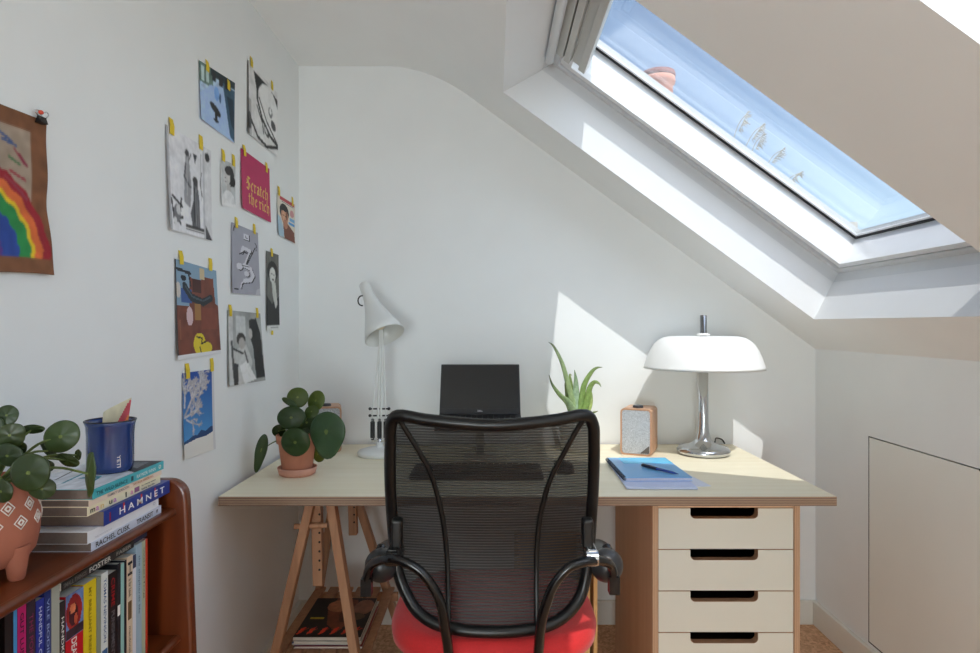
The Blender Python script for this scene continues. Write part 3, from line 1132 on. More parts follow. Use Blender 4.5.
# seat cushion: rounded squircle
mb = MB()
def seat_pt(k, ring_):
    a = 2 * math.pi * k / 48
    c, s_ = math.cos(a), math.sin(a)
    X = math.copysign(abs(c) ** 0.66, c) * 0.262
    Y = math.copysign(abs(s_) ** 0.66, s_) * 0.235
    return X, Y
prof_s = [(0.0, 0.062), (0.35, 0.064), (0.7, 0.068), (0.88, 0.070), (0.96, 0.062), (1.0, 0.042), (0.99, 0.020), (0.93, 0.0), (0.4, -0.005), (0.0, -0.005)]
vs, fs = [], []
for r_, z_ in prof_s:
    for k in range(48):
        X, Y = seat_pt(k, r_)
        drop = -0.03 * max(0, -Y * r_ / 0.235 - 0.4)
        vs.append((X * r_, 1.695 + Y * r_, 0.447 + z_ + drop * 0.3))
for i in range(len(prof_s) - 1):
    for k in range(48):
        l = (k + 1) % 48
        fs.append((i * 48 + k, (i + 1) * 48 + k, (i + 1) * 48 + l, i * 48 + l))
mb.add(vs, fs, 0, True)
mb.build('seat', M_RED, chair, fix=True)
mb = MB()
mb.box((-0.17, 1.54, 0.395), (0.17, 1.86, 0.444))
mb.box((-0.075, 1.46, 0.345), (0.075, 1.72, 0.392))
mb.build('seat_pan', M_BLK, chair, bevel=0.015, seg=3)
mb = MB()
mb.lathe([(0.03, 0.10), (0.03, 0.24), (0.024, 0.25), (0.024, 0.36)], (0, 1.66, 0), 20)
mb.build('gas_column', M_BLK, chair)
for k in range(5):
    a = math.radians(90 + 72 * k)
    d = Vector((math.cos(a), math.sin(a), 0))
    mb = MB()
    mb.tube([Vector((0, 1.66, 0.115)), Vector((0, 1.66, 0.105)) + d * 0.15, Vector((0, 1.66, 0.075)) + d * 0.27], [0.024, 0.019, 0.014], 12)
    lg = mb.build('leg', M_BLKG, chair)
    mb = MB()
    n = d.cross(Vector((0, 0, 1)))
    c = Vector((0, 1.66, 0.028)) + d * 0.275
    mb.tube([c - n * 0.02, c + n * 0.02], 0.028, 20, raw=True)
    mb.tube([c + Vector((0, 0, 0.028)), c + Vector((0, 0, 0.06))], 0.006, 8, raw=True)
    mb.build('caster', M_BLK, lg)

# ================================================================== DESK OBJECTS
def DP(px, py, z=DZ):
    """point on a horizontal plane seen at a photo position"""
    d = (E - z) * FPX / (py - 325)
    return Vector(((px - 494) * d / FPX, d, z))

M_LAPTOP = mat('laptop_dark_shell', (30, 31, 35), 0.45, var=0.03, scale=60)
M_SCREEN = mat('laptop_black_screen', (20, 20, 21), 0.28, var=0.02)
lap = thing('laptop', (-0.052, 2.30, 0.885), 'black laptop with a dark screen, open on a stand on the desk', 'laptop')
hx0, hx1 = -0.2065, 0.1005
# deck, slightly raked
hinge = Vector((0, 2.415, 0.905))
front = Vector((0, 2.205, 0.885))
mb = MB()
mb.hexa([(hx0, front.y, front.z - 0.012), (hx1, front.y, front.z - 0.012), (hx1, hinge.y, hinge.z - 0.014), (hx0, hinge.y, hinge.z - 0.014),
         (hx0, front.y, front.z), (hx1, front.y, front.z), (hx1, hinge.y, hinge.z), (hx0, hinge.y, hinge.z)])
mb.build('base', M_LAPTOP, lap, bevel=0.002)
mb = MB()
for r_ in range(5):
    for c_ in range(13):
        x = hx0 + 0.022 + c_ * 0.0205
        y = hinge.y - 0.028 - r_ * 0.019
        z = hinge.z - (hinge.y - y) * 0.0952 + 0.0004
        mb.box((x, y - 0.015, z - 0.001), (x + 0.017, y, z + 0.0014))
mb.build('keyboard', mat('laptop_keys', (16, 16, 18), 0.5), lap, kind=None)
lt = CP(441, 364.2, 2.475).z
lidb = Vector((0, 2.418, 0.902))
lidt = Vector((0, 2.470, lt))
uz = (lidt - lidb).normalized()
nr = Vector((0, -uz.z, uz.y))
mb = MB()
def lidp(x, s, n): 
    return Vector((x, 0, 0)) + lidb.lerp(lidt, s) + nr * n
mb.hexa([lidp(hx0, 0, -0.006), lidp(hx1, 0, -0.006), lidp(hx1, 0, 0), lidp(hx0, 0, 0), lidp(hx0 + .003, 1, -0.006), lidp(hx1 - .003, 1, -0.006), lidp(hx1 - .003, 1, 0), lidp(hx0 + .003, 1, 0)])
lid = mb.build('lid', M_LAPTOP, lap, bevel=0.002, fix=True)
mb = MB()
mb.hexa([lidp(hx0 + .007, .115, -0.001), lidp(hx1 - .007, .115, -0.001), lidp(hx1 - .007, .115, 0.0006), lidp(hx0 + .007, .115, 0.0006),
         lidp(hx0 + .009, .965, -0.001), lidp(hx1 - .009, .965, -0.001), lidp(hx1 - .009, .965, 0.0006), lidp(hx0 + .009, .965, 0.0006)])
mb.build('screen', M_SCREEN, lid)
mid = (hx0 + hx1) / 2
text_mesh('maker_mark', 'DELL', lidp(mid - 0.009, 0.055, 0.0004), (1, 0, 0), uz, 0.019, 0.006, mat('silver_print', (210, 212, 215), 0.4), lid)
mb = MB()
mb.hexa([lidp(mid - .035, .975, -0.0005), lidp(mid + .035, .975, -0.0005), lidp(mid + .035, .975, 0.0008), lidp(mid - .035, .975, 0.0008), lidp(mid - .035, .992, -0.0005), lidp(mid + .035, .992, -0.0005), lidp(mid + .035, .992, 0.0008), lidp(mid - .035, .992, 0.0008)])
mb.build('camera_bar', M_SCREEN, lid)
st = thing('laptop_stand', (mid, 2.36, DZ), 'grey metal riser stand holding the laptop above the desk', 'stand')
M_STAND = mat('stand_metal', (206, 204, 196), 0.4)
mb = MB()
mb.box((mid - 0.06, 2.30, DZ), (mid + 0.06, 2.45, DZ + 0.005))
mb.build('base', M_STAND, st, bevel=0.002)
mb = MB()
mb.bar((mid, 2.44, DZ + 0.004), (mid, 2.37, 0.882), 0.03, 0.006)
mb.build('upright', M_STAND, st)
mb = MB()
def sdz(y): return hinge.z - 0.014 - (hinge.y - y) * (0.018 / 0.21)
mb.hexa([(mid - .12, 2.21, sdz(2.21) - .006), (mid + .12, 2.21, sdz(2.21) - .006), (mid + .12, 2.40, sdz(2.40) - .006), (mid - .12, 2.40, sdz(2.40) - .006),
         (mid - .12, 2.21, sdz(2.21) - .0004), (mid + .12, 2.21, sdz(2.21) - .0004), (mid + .12, 2.40, sdz(2.40) - .0004), (mid - .12, 2.40, sdz(2.40) - .0004)])
mb.build('tray', M_STAND, st)

kb = thing('keyboard', (-0.055, 2.10, DZ), 'dark computer keyboard on the desk, seen through the chair mesh', 'keyboard')
mb = MB()
mb.box((-0.270, 2.03, DZ), (0.158, 2.19, DZ + 0.018))
mb.build('body', M_LAPTOP, kb, bevel=0.004)
mb = MB()
for r_ in range(5):
    for c_ in range(19):
        x = -0.262 + c_ * 0.0218
        y = 2.038 + r_ * 0.029
        mb.box((x, y, DZ + 0.017), (x + 0.019, y + 0.025, DZ + 0.024))
mb.build('keys', mat('laptop_keys2', (26, 26, 28), 0.5), kb)
ms = MB()
ms.ball((0.238, 2.16, DZ + 0.001), 0.034, 0.056, 0.036)
ms.v = [(x, y, max(z, DZ)) for x, y, z in ms.v]
mo = ms.build('computer_mouse', M_LAPTOP)
tag(mo, 'dark rounded computer mouse beside the keyboard on the desk', 'mouse')

# ---------------------------------------------------------------- speakers
def speaker(name, cx, cy, yaw, label, w=0.118, dep=0.125, h=0.177):
    T = Matrix.Translation((cx, cy, DZ)) @ Matrix.Rotation(yaw, 4, 'Z')
    t = thing(name, (cx, cy, DZ), label, 'speaker', 'pair of small wooden speakers on the desk')
    M_SP = wood('walnut_case', (186, 140, 108), (204, 160, 130), 'Z', 0.4, 40)
    M_GR = None
    def rr(w_, h_, r, z0):
        o = []
        for cxx, czz, a0 in ((w_ / 2 - r, h_ - r, 0), (-w_ / 2 + r, h_ - r, 90), (-w_ / 2 + r, r, 180), (w_ / 2 - r, r, 270)):
            for k in range(7):
                a = math.radians(a0 + 15 * k)
                o.append((cxx + r * math.cos(a), z0 + czz + r * math.sin(a)))
        return o
    outer, inner = rr(w, h, 0.016, 0), rr(w - 0.012, h - 0.012, 0.012, 0.006)
    n = len(outer)
    mb = MB()
    rings = [[T @ Vector((x, -dep / 2, z)) for x, z in outer], [T @ Vector((x, dep / 2, z)) for x, z in outer],
             [T @ Vector((x, -dep / 2, z)) for x, z in inner], [T @ Vector((x, -dep / 2 + 0.006, z)) for x, z in inner]]
    vs = sum(rings, [])
    fs = []
    for i in range(n):
        j = (i + 1) % n
        fs += [(i, n + i, n + j, j), (i, j, 2 * n + j, 2 * n + i), (2 * n + i, 2 * n + j, 3 * n + j, 3 * n + i)]
    fs += [tuple(range(n, 2 * n))]
    mb.add(vs, fs)
    mb.build('case', M_SP, t, fix=True)
    mb = MB()
    gi = rr(w - 0.0135, h - 0.0135, 0.011, 0.00675)
    mb.prism([T @ Vector((x, -dep / 2 + 0.001, z)) for x, z in gi], (T.to_3x3() @ Vector((0, 0.005, 0))))
    g_ = mb.build('grille_cloth', cloth_mat(), t, fix=True)
    mb = MB()
    x1, z0 = w / 2 - 0.009, 0.010
    mb.prism([T @ Vector(p) for p in ((x1, -dep / 2 + 0.0008, z0), (x1, -dep / 2 + 0.0008, z0 + 0.030), (x1 - 0.034, -dep / 2 + 0.0008, z0))], (T.to_3x3() @ Vector((0, -0.0012, 0))))
    mb.build('corner_badge', mat('dark_badge', (92, 86, 84), 0.4), g_)
    mb = MB()
    mb.lathe([(0.020, 0), (0.020, 0.006), (0.017, 0.009), (0.0, 0.009)], T @ Vector((0, -0.02, h)), 24)
    mb.build('dial', mat('black_dial', (44, 46, 54), 0.3), t)
    for sx in (-1, 1):
        for sy in (-1, 1):
            pass
    return t
def cloth_mat():
    if 'cloth' in MATS:
        return MATS['cloth']
    m, nt, b = new_mat('grey_speckled_cloth')
    tc = nt.nodes.new('ShaderNodeTexCoord')
    nz = nt.nodes.new('ShaderNodeTexNoise')
    nz.inputs['Scale'].default_value = 420
    nz.inputs['Detail'].default_value = 3
    nz.inputs['Distortion'].default_value = 2
    rp = nt.nodes.new('ShaderNodeValToRGB')
    rp.color_ramp.elements[0].color = lin((128, 130, 134)) + (1,)
    rp.color_ramp.elements[0].position = 0.38
    rp.color_ramp.elements[1].color = lin((214, 216, 220)) + (1,)
    rp.color_ramp.elements[1].position = 0.62
    nt.links.new(tc.outputs['Object'], nz.inputs['Vector'])
    nt.links.new(nz.outputs['Fac'], rp.inputs[0])
    nt.links.new(rp.outputs[0], b.inputs['Base Color'])
    b.inputs['Roughness'].default_value = 0.9
    MATS['cloth'] = m
    return m
speaker('desk_speaker', 0.561, 2.475, math.radians(-24), 'small wooden speaker with grey cloth front, between aloe and white-shaded lamp')
speaker('desk_speaker', -0.664, 2.53, math.radians(14), 'small wooden speaker mostly hidden behind the potted plant on the desk')

# ---------------------------------------------------------------- table lamp with white dome shade
lx, ly = 0.803, 2.455
tl = thing('table_lamp', (lx, ly, DZ), 'chrome table lamp with a wide white dome shade', 'lamp')
mb = MB()
mb.lathe([(0.0, 0), (0.090, 0), (0.098, 0.006), (0.099, 0.016), (0.092, 0.026), (0.070, 0.032), (0.045, 0.040), (0.030, 0.055), (0.022, 0.085), (0.019, 0.13), (0.0185, 0.36), (0.0, 0.36)], (lx, ly, DZ), 48)
mb.build('base', M_CHROME, tl)
mb = MB()
mb.lathe([(0.0125, 0.35), (0.0125, 0.529), (0.011, 0.531), (0.0, 0.531)], (lx, ly, DZ), 28)
mb.build('stem', mat('dark_chrome', (150, 152, 156), 0.15, 1.0), tl)
mb = MB()
zs0 = 1.073 - DZ
sp = [(0.2235, 0.0), (0.2210, 0.010), (0.2110, 0.042), (0.1990, 0.070), (0.1850, 0.092), (0.1690, 0.108), (0.1520, 0.118), (0.130, 0.1235), (0.05, 0.1245), (0.0135, 0.1245)]
inn = [(max(r - 0.004, 0.0135), z - 0.004) for r, z in reversed(sp)]
mb.lathe([(r, z + zs0) for r, z in sp + inn[:-1]] + [(0.2195, zs0)] + [(0.2235, zs0)], (lx, ly, DZ), 72)
M_SHADE, nt, b = new_mat('white_opal_shade')
b.inputs['Base Color'].default_value = lin((244, 244, 243)) + (1,)
b.inputs['Roughness'].default_value = 0.35
b.inputs['Subsurface Weight'].default_value = 0.0
mb.build('lamp_shade', M_SHADE, tl, fix=True)
mb = MB()
mb.lathe([(0.0, 0.455), (0.012, 0.455), (0.024, 0.453), (0.025, 0.458), (0.0135, 0.462), (0.0, 0.462)], (lx, ly, DZ), 24)
mb.build('collar', M_SHADE, tl)
mb = MB()
mb.tube([(lx + 0.06, ly + 0.075, DZ + 0.014), (lx + 0.075, ly + 0.088, DZ + 0.030), (lx + 0.10, 2.60, DZ + 0.034), (lx + 0.135, 2.635, DZ + 0.022), (lx + 0.15, 2.644, DZ + 0.004)], 0.003, 8)
mb.build('cable', M_BLK, tl)

# ---------------------------------------------------------------- articulated white desk lamp
ax, ay = -0.435, 2.43
al = thing('articulated_lamp', (ax, ay, DZ), 'white articulated desk lamp with springs and flared shade', 'lamp')
M_LW = mat('lamp_white_enamel', (222, 224, 222), 0.3, var=0.01, coat=0.3)
mb = MB()
mb.lathe([(0.0, 0), (0.080, 0), (0.083, 0.004), (0.083, 0.012), (0.077, 0.019), (0.055, 0.026), (0.020, 0.030), (0.014, 0.036), (0.012, 0.05), (0.0, 0.05)], (ax, ay, DZ), 44)
mb.build('base', M_LW, al)
mb = MB()
mb.box((ax - 0.03, ay - 0.006, 0.798), (ax + 0.03, ay + 0.006, 0.804))
mb.lathe([(0.009, 0.04), (0.009, 0.06), (0.006, 0.062), (0.006, 0.09)], (ax, ay, DZ), 14)
mb.build('swivel', M_CHROME, al)
for dx in (-0.026, 0.0, 0.024):
    mb = MB()
    pth = []
    for k in range(0, 14 * 8):
        a = k / 8 * 2 * math.pi
        z = 0.803 + (0.885 - 0.803) * k / (14 * 8)
        pth.append((ax + dx + 0.0055 * math.cos(a), ay + 0.0055 * math.sin(a), z))
    mb.tube(pth, 0.0016, 5, raw=True)
    mb.tube([(ax + dx, ay, 0.812), (ax + dx, ay, 0.873)], 0.0085, 10, raw=True)
    mb.build('spring', mat('black_spring', (34, 34, 36), 0.5), al)
top = Vector((ax + 0.004, ay + 0.015, 1.185))
mb = MB()
for zz, ww in ((0.896, 0.036), (0.922, 0.036)):
    mb.tube([(ax - ww, ay, zz), (ax + ww, ay, zz)], 0.0032, 8, raw=True)
    for sgn in (-1, 1):
        mb.ball((ax + sgn * ww, ay, zz), 0.006, 0.006, 0.006, nu=10, nv=6)
mb.build('pivot_rod', mat('dark_steel', (70, 70, 72), 0.4, 0.6), al)
for x0, x1, r in ((-0.026, -0.004, 0.0030), (0.024, 0.006, 0.0030), (-0.004, -0.003, 0.0052), (0.007, 0.004, 0.0045)):
    mb = MB()
    mb.tube([(ax + x0, ay, 0.885), (ax + x0 * 0.95 + x1 * 0.05, ay, 0.93), (top.x + x1, top.y, top.z)], r, 10)
    mb.build('arm_rod', M_LW, al)
sa = Vector((-0.5035, 2.482, 1.396))
sb = Vector((-0.408, 2.392, 1.200))
axis = (sb - sa)
Ls = axis.length
q = axis.normalized().to_track_quat('Z', 'Y').to_matrix()
pf = [(0.0, -0.006), (0.014, -0.006), (0.020, 0.0), (0.0215, 0.018), (0.0225, 0.045), (0.026, 0.075), (0.033, 0.105), (0.042, 0.135), (0.052, 0.165), (0.064, 0.195), (0.0775, Ls)]
inn = [(max(r - 0.002, 0), z - 0.0005 if i else z) for i, (r, z) in enumerate(reversed(pf[2:]))]
mb = MB()
mb.lathe(pf + [(0.0755, Ls)] + inn[1:] + [(0.0, 0.012)], sa, 44, q)
shd = mb.build('lamp_shade', M_LW, al, fix=True)
mb = MB()
bc = sa + axis * 0.74
mb.ball(bc, 0.026, 0.026, 0.03)
mb.tube([sa + axis * 0.2, sa + axis * 0.66], 0.016, 14, raw=True)
mb.build('bulb', mat('frosted_bulb', (250, 240, 214), 0.4), al)
mb = MB()
cc = sa + axis * 0.30 + Vector((-0.026, -0.004, -0.004))
pts = []
for k in range(15):
    a = math.radians(40 + 240 * k / 14)
    pts.append(cc + Vector((math.cos(a) * 0.016 - 0.004, 0, math.sin(a) * 0.019)))
mb.tube(pts, 0.0027, 8, raw=True)
mb.build('tilt_handle', M_BLK, al)
mb = MB()
mb.bar(top + Vector((0, 0, -0.012)), Vector((ax + 0.006, ay + 0.01, 1.245)), 0.016, 0.010)
mb.build('shade_joint', M_LW, al)

# ---------------------------------------------------------------- notebooks, paper and pen
def slab(name, pts, z0, z1, m, label, cat, group=None, bevel=0.0006):
    t = thing(name, (sum(p[0] for p in pts) / 4, sum(p[1] for p in pts) / 4, z0), label, cat, group)
    return t
M_PAPER = mat('white_paper', (214, 218, 232), 0.7, var=0.01)
def sheet(name, c, w, h, ang, z0, t, m, parent=None):
    T = Matrix.Translation((c[0], c[1], z0)) @ Matrix.Rotation(ang, 4, 'Z')
    mb = MB()
    mb.box((-w / 2, -h / 2, 0), (w / 2, h / 2, t), 0, T)
    return mb.build(name, m, parent)
s1 = sheet('loose_paper', (0.538, 2.088), 0.21, 0.297, math.radians(9), DZ, 0.0012, M_PAPER)
tag(s1, 'loose white sheets sticking out beneath the blue notebooks', 'paper')
s2 = sheet('paper_folder', (0.508, 2.066), 0.212, 0.297, math.radians(-1.5), DZ + 0.0013, 0.0045, mat('pale_lilac_cover', (196, 206, 236), 0.5))
tag(s2, 'pale lilac document folder beneath the blue spiral notebook', 'folder')
nb = thing('spiral_notebook', (0.51, 2.14, DZ + 0.006), 'blue spiral notebook carrying a pen, at the top of the pile on the desk', 'notebook')
T = Matrix.Translation((0.512, 2.148, DZ + 0.006)) @ Matrix.Rotation(math.radians(1.0), 4, 'Z')
mb = MB()
mb.box((-0.102, -0.148, 0.001), (0.103, 0.148, 0.010), 0, T)
mb.build('pages', mat('notebook_pages', (206, 206, 222), 0.7, var=0.08, scale=400), nb)
M_BLUE = mat('blue_plastic_cover', (104, 172, 226), 0.3, var=0.02)
mb = MB()
mb.box((-0.105, -0.150, 0), (0.105, 0.150, 0.001), 0, T)
mb.box((-0.105, -0.150, 0.010), (0.105, 0.150, 0.0115), 0, T)
mb.build('cover', M_BLUE, nb)
mb = MB()
for k in range(34):
    y = -0.142 + k * 0.0086
    pts = [T @ Vector((-0.104 + 0.0065 * math.cos(a), y, 0.0062 + 0.0060 * math.sin(a))) for a in [i * math.pi / 4 for i in range(8)]]
    mb.tube(pts, 0.0009, 5, closed=True, raw=True)
mb.build('spiral_binding', mat('dark_wire', (40, 42, 60), 0.4, 0.5), nb)
ff = sheet('clear_folder', (0.530, 2.245), 0.17, 0.09, math.radians(1.0), DZ + 0.0176, 0.0006, mat('cyan_plastic', (96, 200, 246), 0.25, var=0.01))
tag(ff, 'bright cyan plastic sleeve lying across the back of the spiral notebook', 'folder')
pz = DZ + 0.0232
pn = thing('pen', (0.53, 2.09, pz), 'dark blue ballpoint pen lying on the blue notebook', 'pen')
pa, pb = Vector((0.497, 2.150, pz)), Vector((0.582, 2.02, pz))
mb = MB()
mb.tube([pa, pa.lerp(pb, 0.03), pa.lerp(pb, 0.42)], [0.004, 0.0052, 0.0052], 12, raw=True)
mb.build('cap', mat('pen_cap', (24, 30, 58), 0.25), pn)
mb = MB()
mb.tube([pa.lerp(pb, 0.42), pa.lerp(pb, 0.85), pb], [0.0044, 0.0042, 0.001], 12, raw=True)
mb.build('barrel', mat('pen_barrel', (44, 72, 150), 0.25), pn)
mb = MB()
mb.bar(pa.lerp(pb, 0.02) + Vector((0, 0, 0.0062)), pa.lerp(pb, 0.34) + Vector((0, 0, 0.0056)), 0.002, 0.0012, up=(0, 0, 1))
mb.build('clip', M_CHROME, pn)

# ================================================================== PLANTS
M_LEAF = vcol_mat('round_leaf', 0.4, coat=0.05, spec=0.4)
M_STEM = mat('green_stem', (96, 112, 58), 0.5, var=0.1, scale=40)
M_SOIL = mat('potting_soil', (52, 38, 30), 0.95, var=0.3, scale=200, bump=0.6)
M_TERRA = mat('terracotta', (188, 124, 98), 0.8, var=0.06, scale=30, bump=0.15)

def round_leaf(c, rx, rz, rot, yaw, pitch, base, parent, root, tip=0.0, dome=0.14, hue=(44, 70, 30), dot=True):
    """cupped round leaf with its stalk joined at a pale spot; rot turns it in its plane"""
    n, nr_ = 36, 9
    R = Matrix.Rotation(yaw, 3, 'Z') @ Matrix.Rotation(pitch, 3, 'X') @ Matrix.Rotation(rot, 3, 'Y')
    vs, fs, cols = [], [], []
    base_c = np.array(lin(hue)) * np.array((0.84, 0.74, 0.48))
    spot = np.array(lin((120, 132, 60)))
    rim = base_c * 1.1
    for j in range(nr_ + 1):
        r = j / nr_
        for k in range(n):
            a = 2 * math.pi * k / n
            rr = r * (1 + tip * max(0, math.cos(a + math.pi / 2)) ** 6)
            x, z = math.cos(a) * rr * rx, math.sin(a) * rr * rz
            y = dome * (rx + rz) / 2 * (r ** 2.2) + 0.0006 * math.sin(a * 5) * r
            vs.append(Vector(c) + R @ Vector((x, y, z)))
    for j in range(nr_):
        for k in range(n):
            l = (k + 1) % n
            fs.append((j * n + k, j * n + l, (j + 1) * n + l, (j + 1) * n + k))
            r = (j + 0.5) / nr_
            vein = 1 + 0.10 * math.cos(k * 2 * math.pi / n * 6) * (1 - r)
            w = max(0, 1 - r * 7) if dot else 0
            cc = base_c * vein * (1 - w) + spot * w
            cols.append(cc if r < 0.93 else rim)
    mb = MB()
    mb.add(vs, fs, 0, True)
    lf = mb.build('leaf', M_LEAF, parent, cols=cols, solid=0.0012)
    mb = MB()
    c = Vector(c) + R @ Vector((0, 0.001, 0))
    b = Vector(root)
    m_ = b.lerp(c, 0.55) + Vector((0, 0.006, 0.016))
    mb.tube([b, m_, c], [0.0022, 0.0019, 0.0014], 7)
    mb.build('stem', M_STEM, lf)
    return lf

def fur(s):
    return s

# terracotta pot with saucer on the desk
pcx, pcy = -0.650, 2.115
pl = thing('potted_plant', (pcx, pcy, DZ), 'round-leaved green plant in a plain terracotta pot and saucer on the desk', 'plant')
mb = MB()
mb.lathe([(0.0, 0), (0.052, 0), (0.058, 0.004), (0.064, 0.026), (0.061, 0.027), (0.055, 0.008), (0.0, 0.007)], (pcx, pcy, DZ), 40)
mb.build('saucer', mat('pink_terracotta', (206, 152, 132), 0.8, var=0.05), pl)
mb = MB()
mb.lathe([(0.0, 0.008), (0.046, 0.008), (0.050, 0.030), (0.060, 0.105), (0.066, 0.107), (0.0685, 0.132), (0.064, 0.134), (0.058, 0.108), (0.0, 0.106)], (pcx, pcy, DZ), 44)
mb.build('pot', M_TERRA, pl)
mb = MB()
mb.lathe([(0.0, 0.116), (0.0585, 0.112)], (pcx, pcy, DZ), 30)
mb.build('soil', M_SOIL, pl)
def q1(x, y): return (200 + x / 4.08, 360 + y / 4.08)
R1 = (pcx, pcy, DZ + 0.11)
s = 1 / 4.08
DL = [  # x, y, rx, ry (zoomed px), depth, rot, yaw, pitch, hue
    (398, 152, 42, 40, 2.10, 0.1, 0.2, -0.25, (72, 96, 36)),
    (472, 166, 36, 42, 2.12, 0.3, -0.2, -0.2, (80, 104, 40)),
    (372, 235, 56, 46, 2.05, 0.0, 0.15, -0.15, (38, 66, 28)),
    (388, 336, 60, 58, 2.02, 0.0, 0.0, 0.10, (40, 70, 28)),
    (435, 255, 40, 42, 2.11, 0.2, 0.5, 0.0, (40, 64, 30)),
    (515, 292, 78, 80, 2.03, 0.0, -0.25, -0.05, (56, 88, 66)),
    (250, 366, 22, 64, 2.05, 0.22, 0.3, 0.1, (58, 84, 58)),
    (480, 385, 30, 34, 2.12, 0.3, -0.4, 0.2, (96, 116, 50)),
    (365, 172, 34, 12, 2.08, 0.55, 0.2, -0.3, (46, 74, 32)),
    (322, 290, 26, 26, 2.12, 0.0, 0.3, 0.2, (44, 70, 30)),
    (455, 210, 30, 24, 2.09, 0.0, -0.1, -0.4, (60, 86, 34)),
    (415, 290, 30, 20, 2.10, 0.0, 0.1, -0.6, (40, 62, 28)),
]
for (x, y, rx, ry, d, rot, yaw, pit, hue) in DL:
    px, py = q1(x, y)
    k = d / FPX * s
    tip = 0.42 if rx == 78 else (0.55 if rx == 22 else 0.05)
    round_leaf(CP(px, py, d), rx * k / max(0.5, math.cos(yaw)), ry * k / math.cos(pit), rot, yaw, pit, None, pl, R1, tip=tip, hue=hue, dot=(ry > 20))

# footed terracotta planter on the bookcase
bx, by, bzz = -0.669, 0.850, 0.905
pm = thing('footed_planter', (bx, by, bzz), 'round-leaved plant in a footed terracotta planter with white diamonds on the bookcase', 'plant')
mb = MB()
prf = [(0.0, 0.012), (0.022, 0.013), (0.039, 0.019), (0.050, 0.034), (0.0545, 0.055), (0.0555, 0.080), (0.053, 0.104), (0.050, 0.124), (0.048, 0.130), (0.044, 0.130), (0.044, 0.115), (0.0, 0.112)]
mb.lathe(prf, (bx, by, bzz), 44)
M_TERRA2 = mat('darker_terracotta', (164, 98, 76), 0.75, var=0.06, scale=30, bump=0.15)
body = mb.build('pot', M_TERRA2, pm)
for a in (0, 120, 240):
    r = math.radians(a - 10)
    mb = MB()
    q_ = Vector((bx, by, bzz)) + Vector((math.cos(r), math.sin(r), 0)) * 0.041
    mb.tube([q_ + Vector((0, 0, 0.045)), q_ + Vector((0, 0, 0.02)), q_ + Vector((0, 0, 0.003)), q_], [0.0155, 0.0125, 0.010, 0.008], 16, raw=True)
    mb.build('foot', M_TERRA2, pm)
def surf_r(z):
    for (r0, z0), (r1, z1) in zip(prf[1:10], prf[2:11]):
        if z0 <= z <= z1:
            return r0 + (r1 - r0) * (z - z0) / (z1 - z0 + 1e-9)
    return 0.05
M_WH = mat('white_glaze_paint', (226, 218, 212), 0.6)
def diamond(a0, z0, w, h):
    def P(a, z): 
        r = surf_r(z) + 0.0006
        return (bx + r * math.cos(a), by + r * math.sin(a), bzz + z)
    mb = MB()
    for sc in (1.0, 0.42):
        pts = [P(a0 + w * sc, z0), P(a0 + w * sc / 2, z0 + h * sc / 2), P(a0, z0 + h * sc), P(a0 - w * sc / 2, z0 + h * sc / 2), P(a0 - w * sc, z0), P(a0 - w * sc / 2, z0 - h * sc / 2), P(a0, z0 - h * sc), P(a0 + w * sc / 2, z0 - h * sc / 2)]
        mb.tube(pts, 0.0008 if sc == 1 else 0.0012, 6, closed=True, raw=True)
    return mb
mbA = MB()
for k in range(12):
    a = k * math.pi / 6 - 1.35
    for z, w in ((0.078, 0.15), (0.099, 0.14)):
        d_ = diamond(a + (math.pi / 12 if z > 0.08 else 0), z, w, 0.0090)
        mbA.add(d_.v, d_.f, 0, True)
mbA.build('diamond_pattern', M_WH, body)
mb = MB()
mb.lathe([(0.0, 0.122), (0.0435, 0.118)], (bx, by, bzz), 26)
mb.build('soil', M_SOIL, pm)
s2_ = 1 / 5.44
R2 = (bx, by, bzz + 0.115)
SL = [
    (330, 308, 98, 84, 0.87, 0.55, 0.1, -0.1, (58, 82, 52), 0.0),
    (175, 268, 62, 24, 0.88, 0.0, 0.1, 0.0, (50, 74, 40), 0.0),
    (155, 505, 112, 102, 0.80, 0.3, 0.0, 0.0, (46, 66, 40), 0.05),
    (480, 510, 56, 118, 0.86, -0.12, -0.6, 0.0, (66, 88, 58), 0.15),
    (36, 192, 56, 56, 0.85, 0.0, 0.2, -0.2, (48, 70, 44), 0.0),
    (52, 300, 76, 60, 0.83, 0.5, 0.3, 0.1, (54, 72, 44), 0.3),
    (40, 412, 80, 66, 0.82, 0.0, 0.0, 0.2, (42, 62, 42), 0.0),
    (368, 436, 62, 30, 0.88, -0.45, 0.1, 0.0, (56, 76, 34), 0.1),
    (265, 385, 64, 22, 0.90, -0.85, 0.1, 0.0, (40, 58, 40), 0.1),
    (228, 592, 66, 62, 0.84, 0.0, 0.3, 0.1, (54, 76, 54), 0.0),
    (6, 606, 60, 66, 0.80, 0.0, 0.0, 0.1, (44, 62, 34), 0.0),
    (424, 408, 16, 30, 0.90, 0.0, 0.3, 0.0, (54, 76, 40), 0.0),
    (250, 470, 40, 36, 0.90, 0.0, 0.2, 0.2, (40, 60, 30), 0.0),
    (100, 370, 40, 40, 0.88, 0.0, 0.2, 0.2, (40, 62, 34), 0.0),
    (-60, 250, 70, 60, 0.84, 0.0, 0.2, 0.0, (44, 66, 36), 0.0),
    (-80, 450, 90, 80, 0.82, 0.0, 0.2, 0.2, (46, 68, 40), 0.0),
]
for (x, y, rx, ry, d, rot, yaw, pit, hue, tip) in SL:
    px, py = x * s2_, 380 + y * s2_
    k = d / FPX * s2_
    round_leaf(CP(px, py, d), rx * k, ry * k, -rot, yaw, pit, None, pm, R2, tip=tip, hue=hue, dot=(ry > 40))

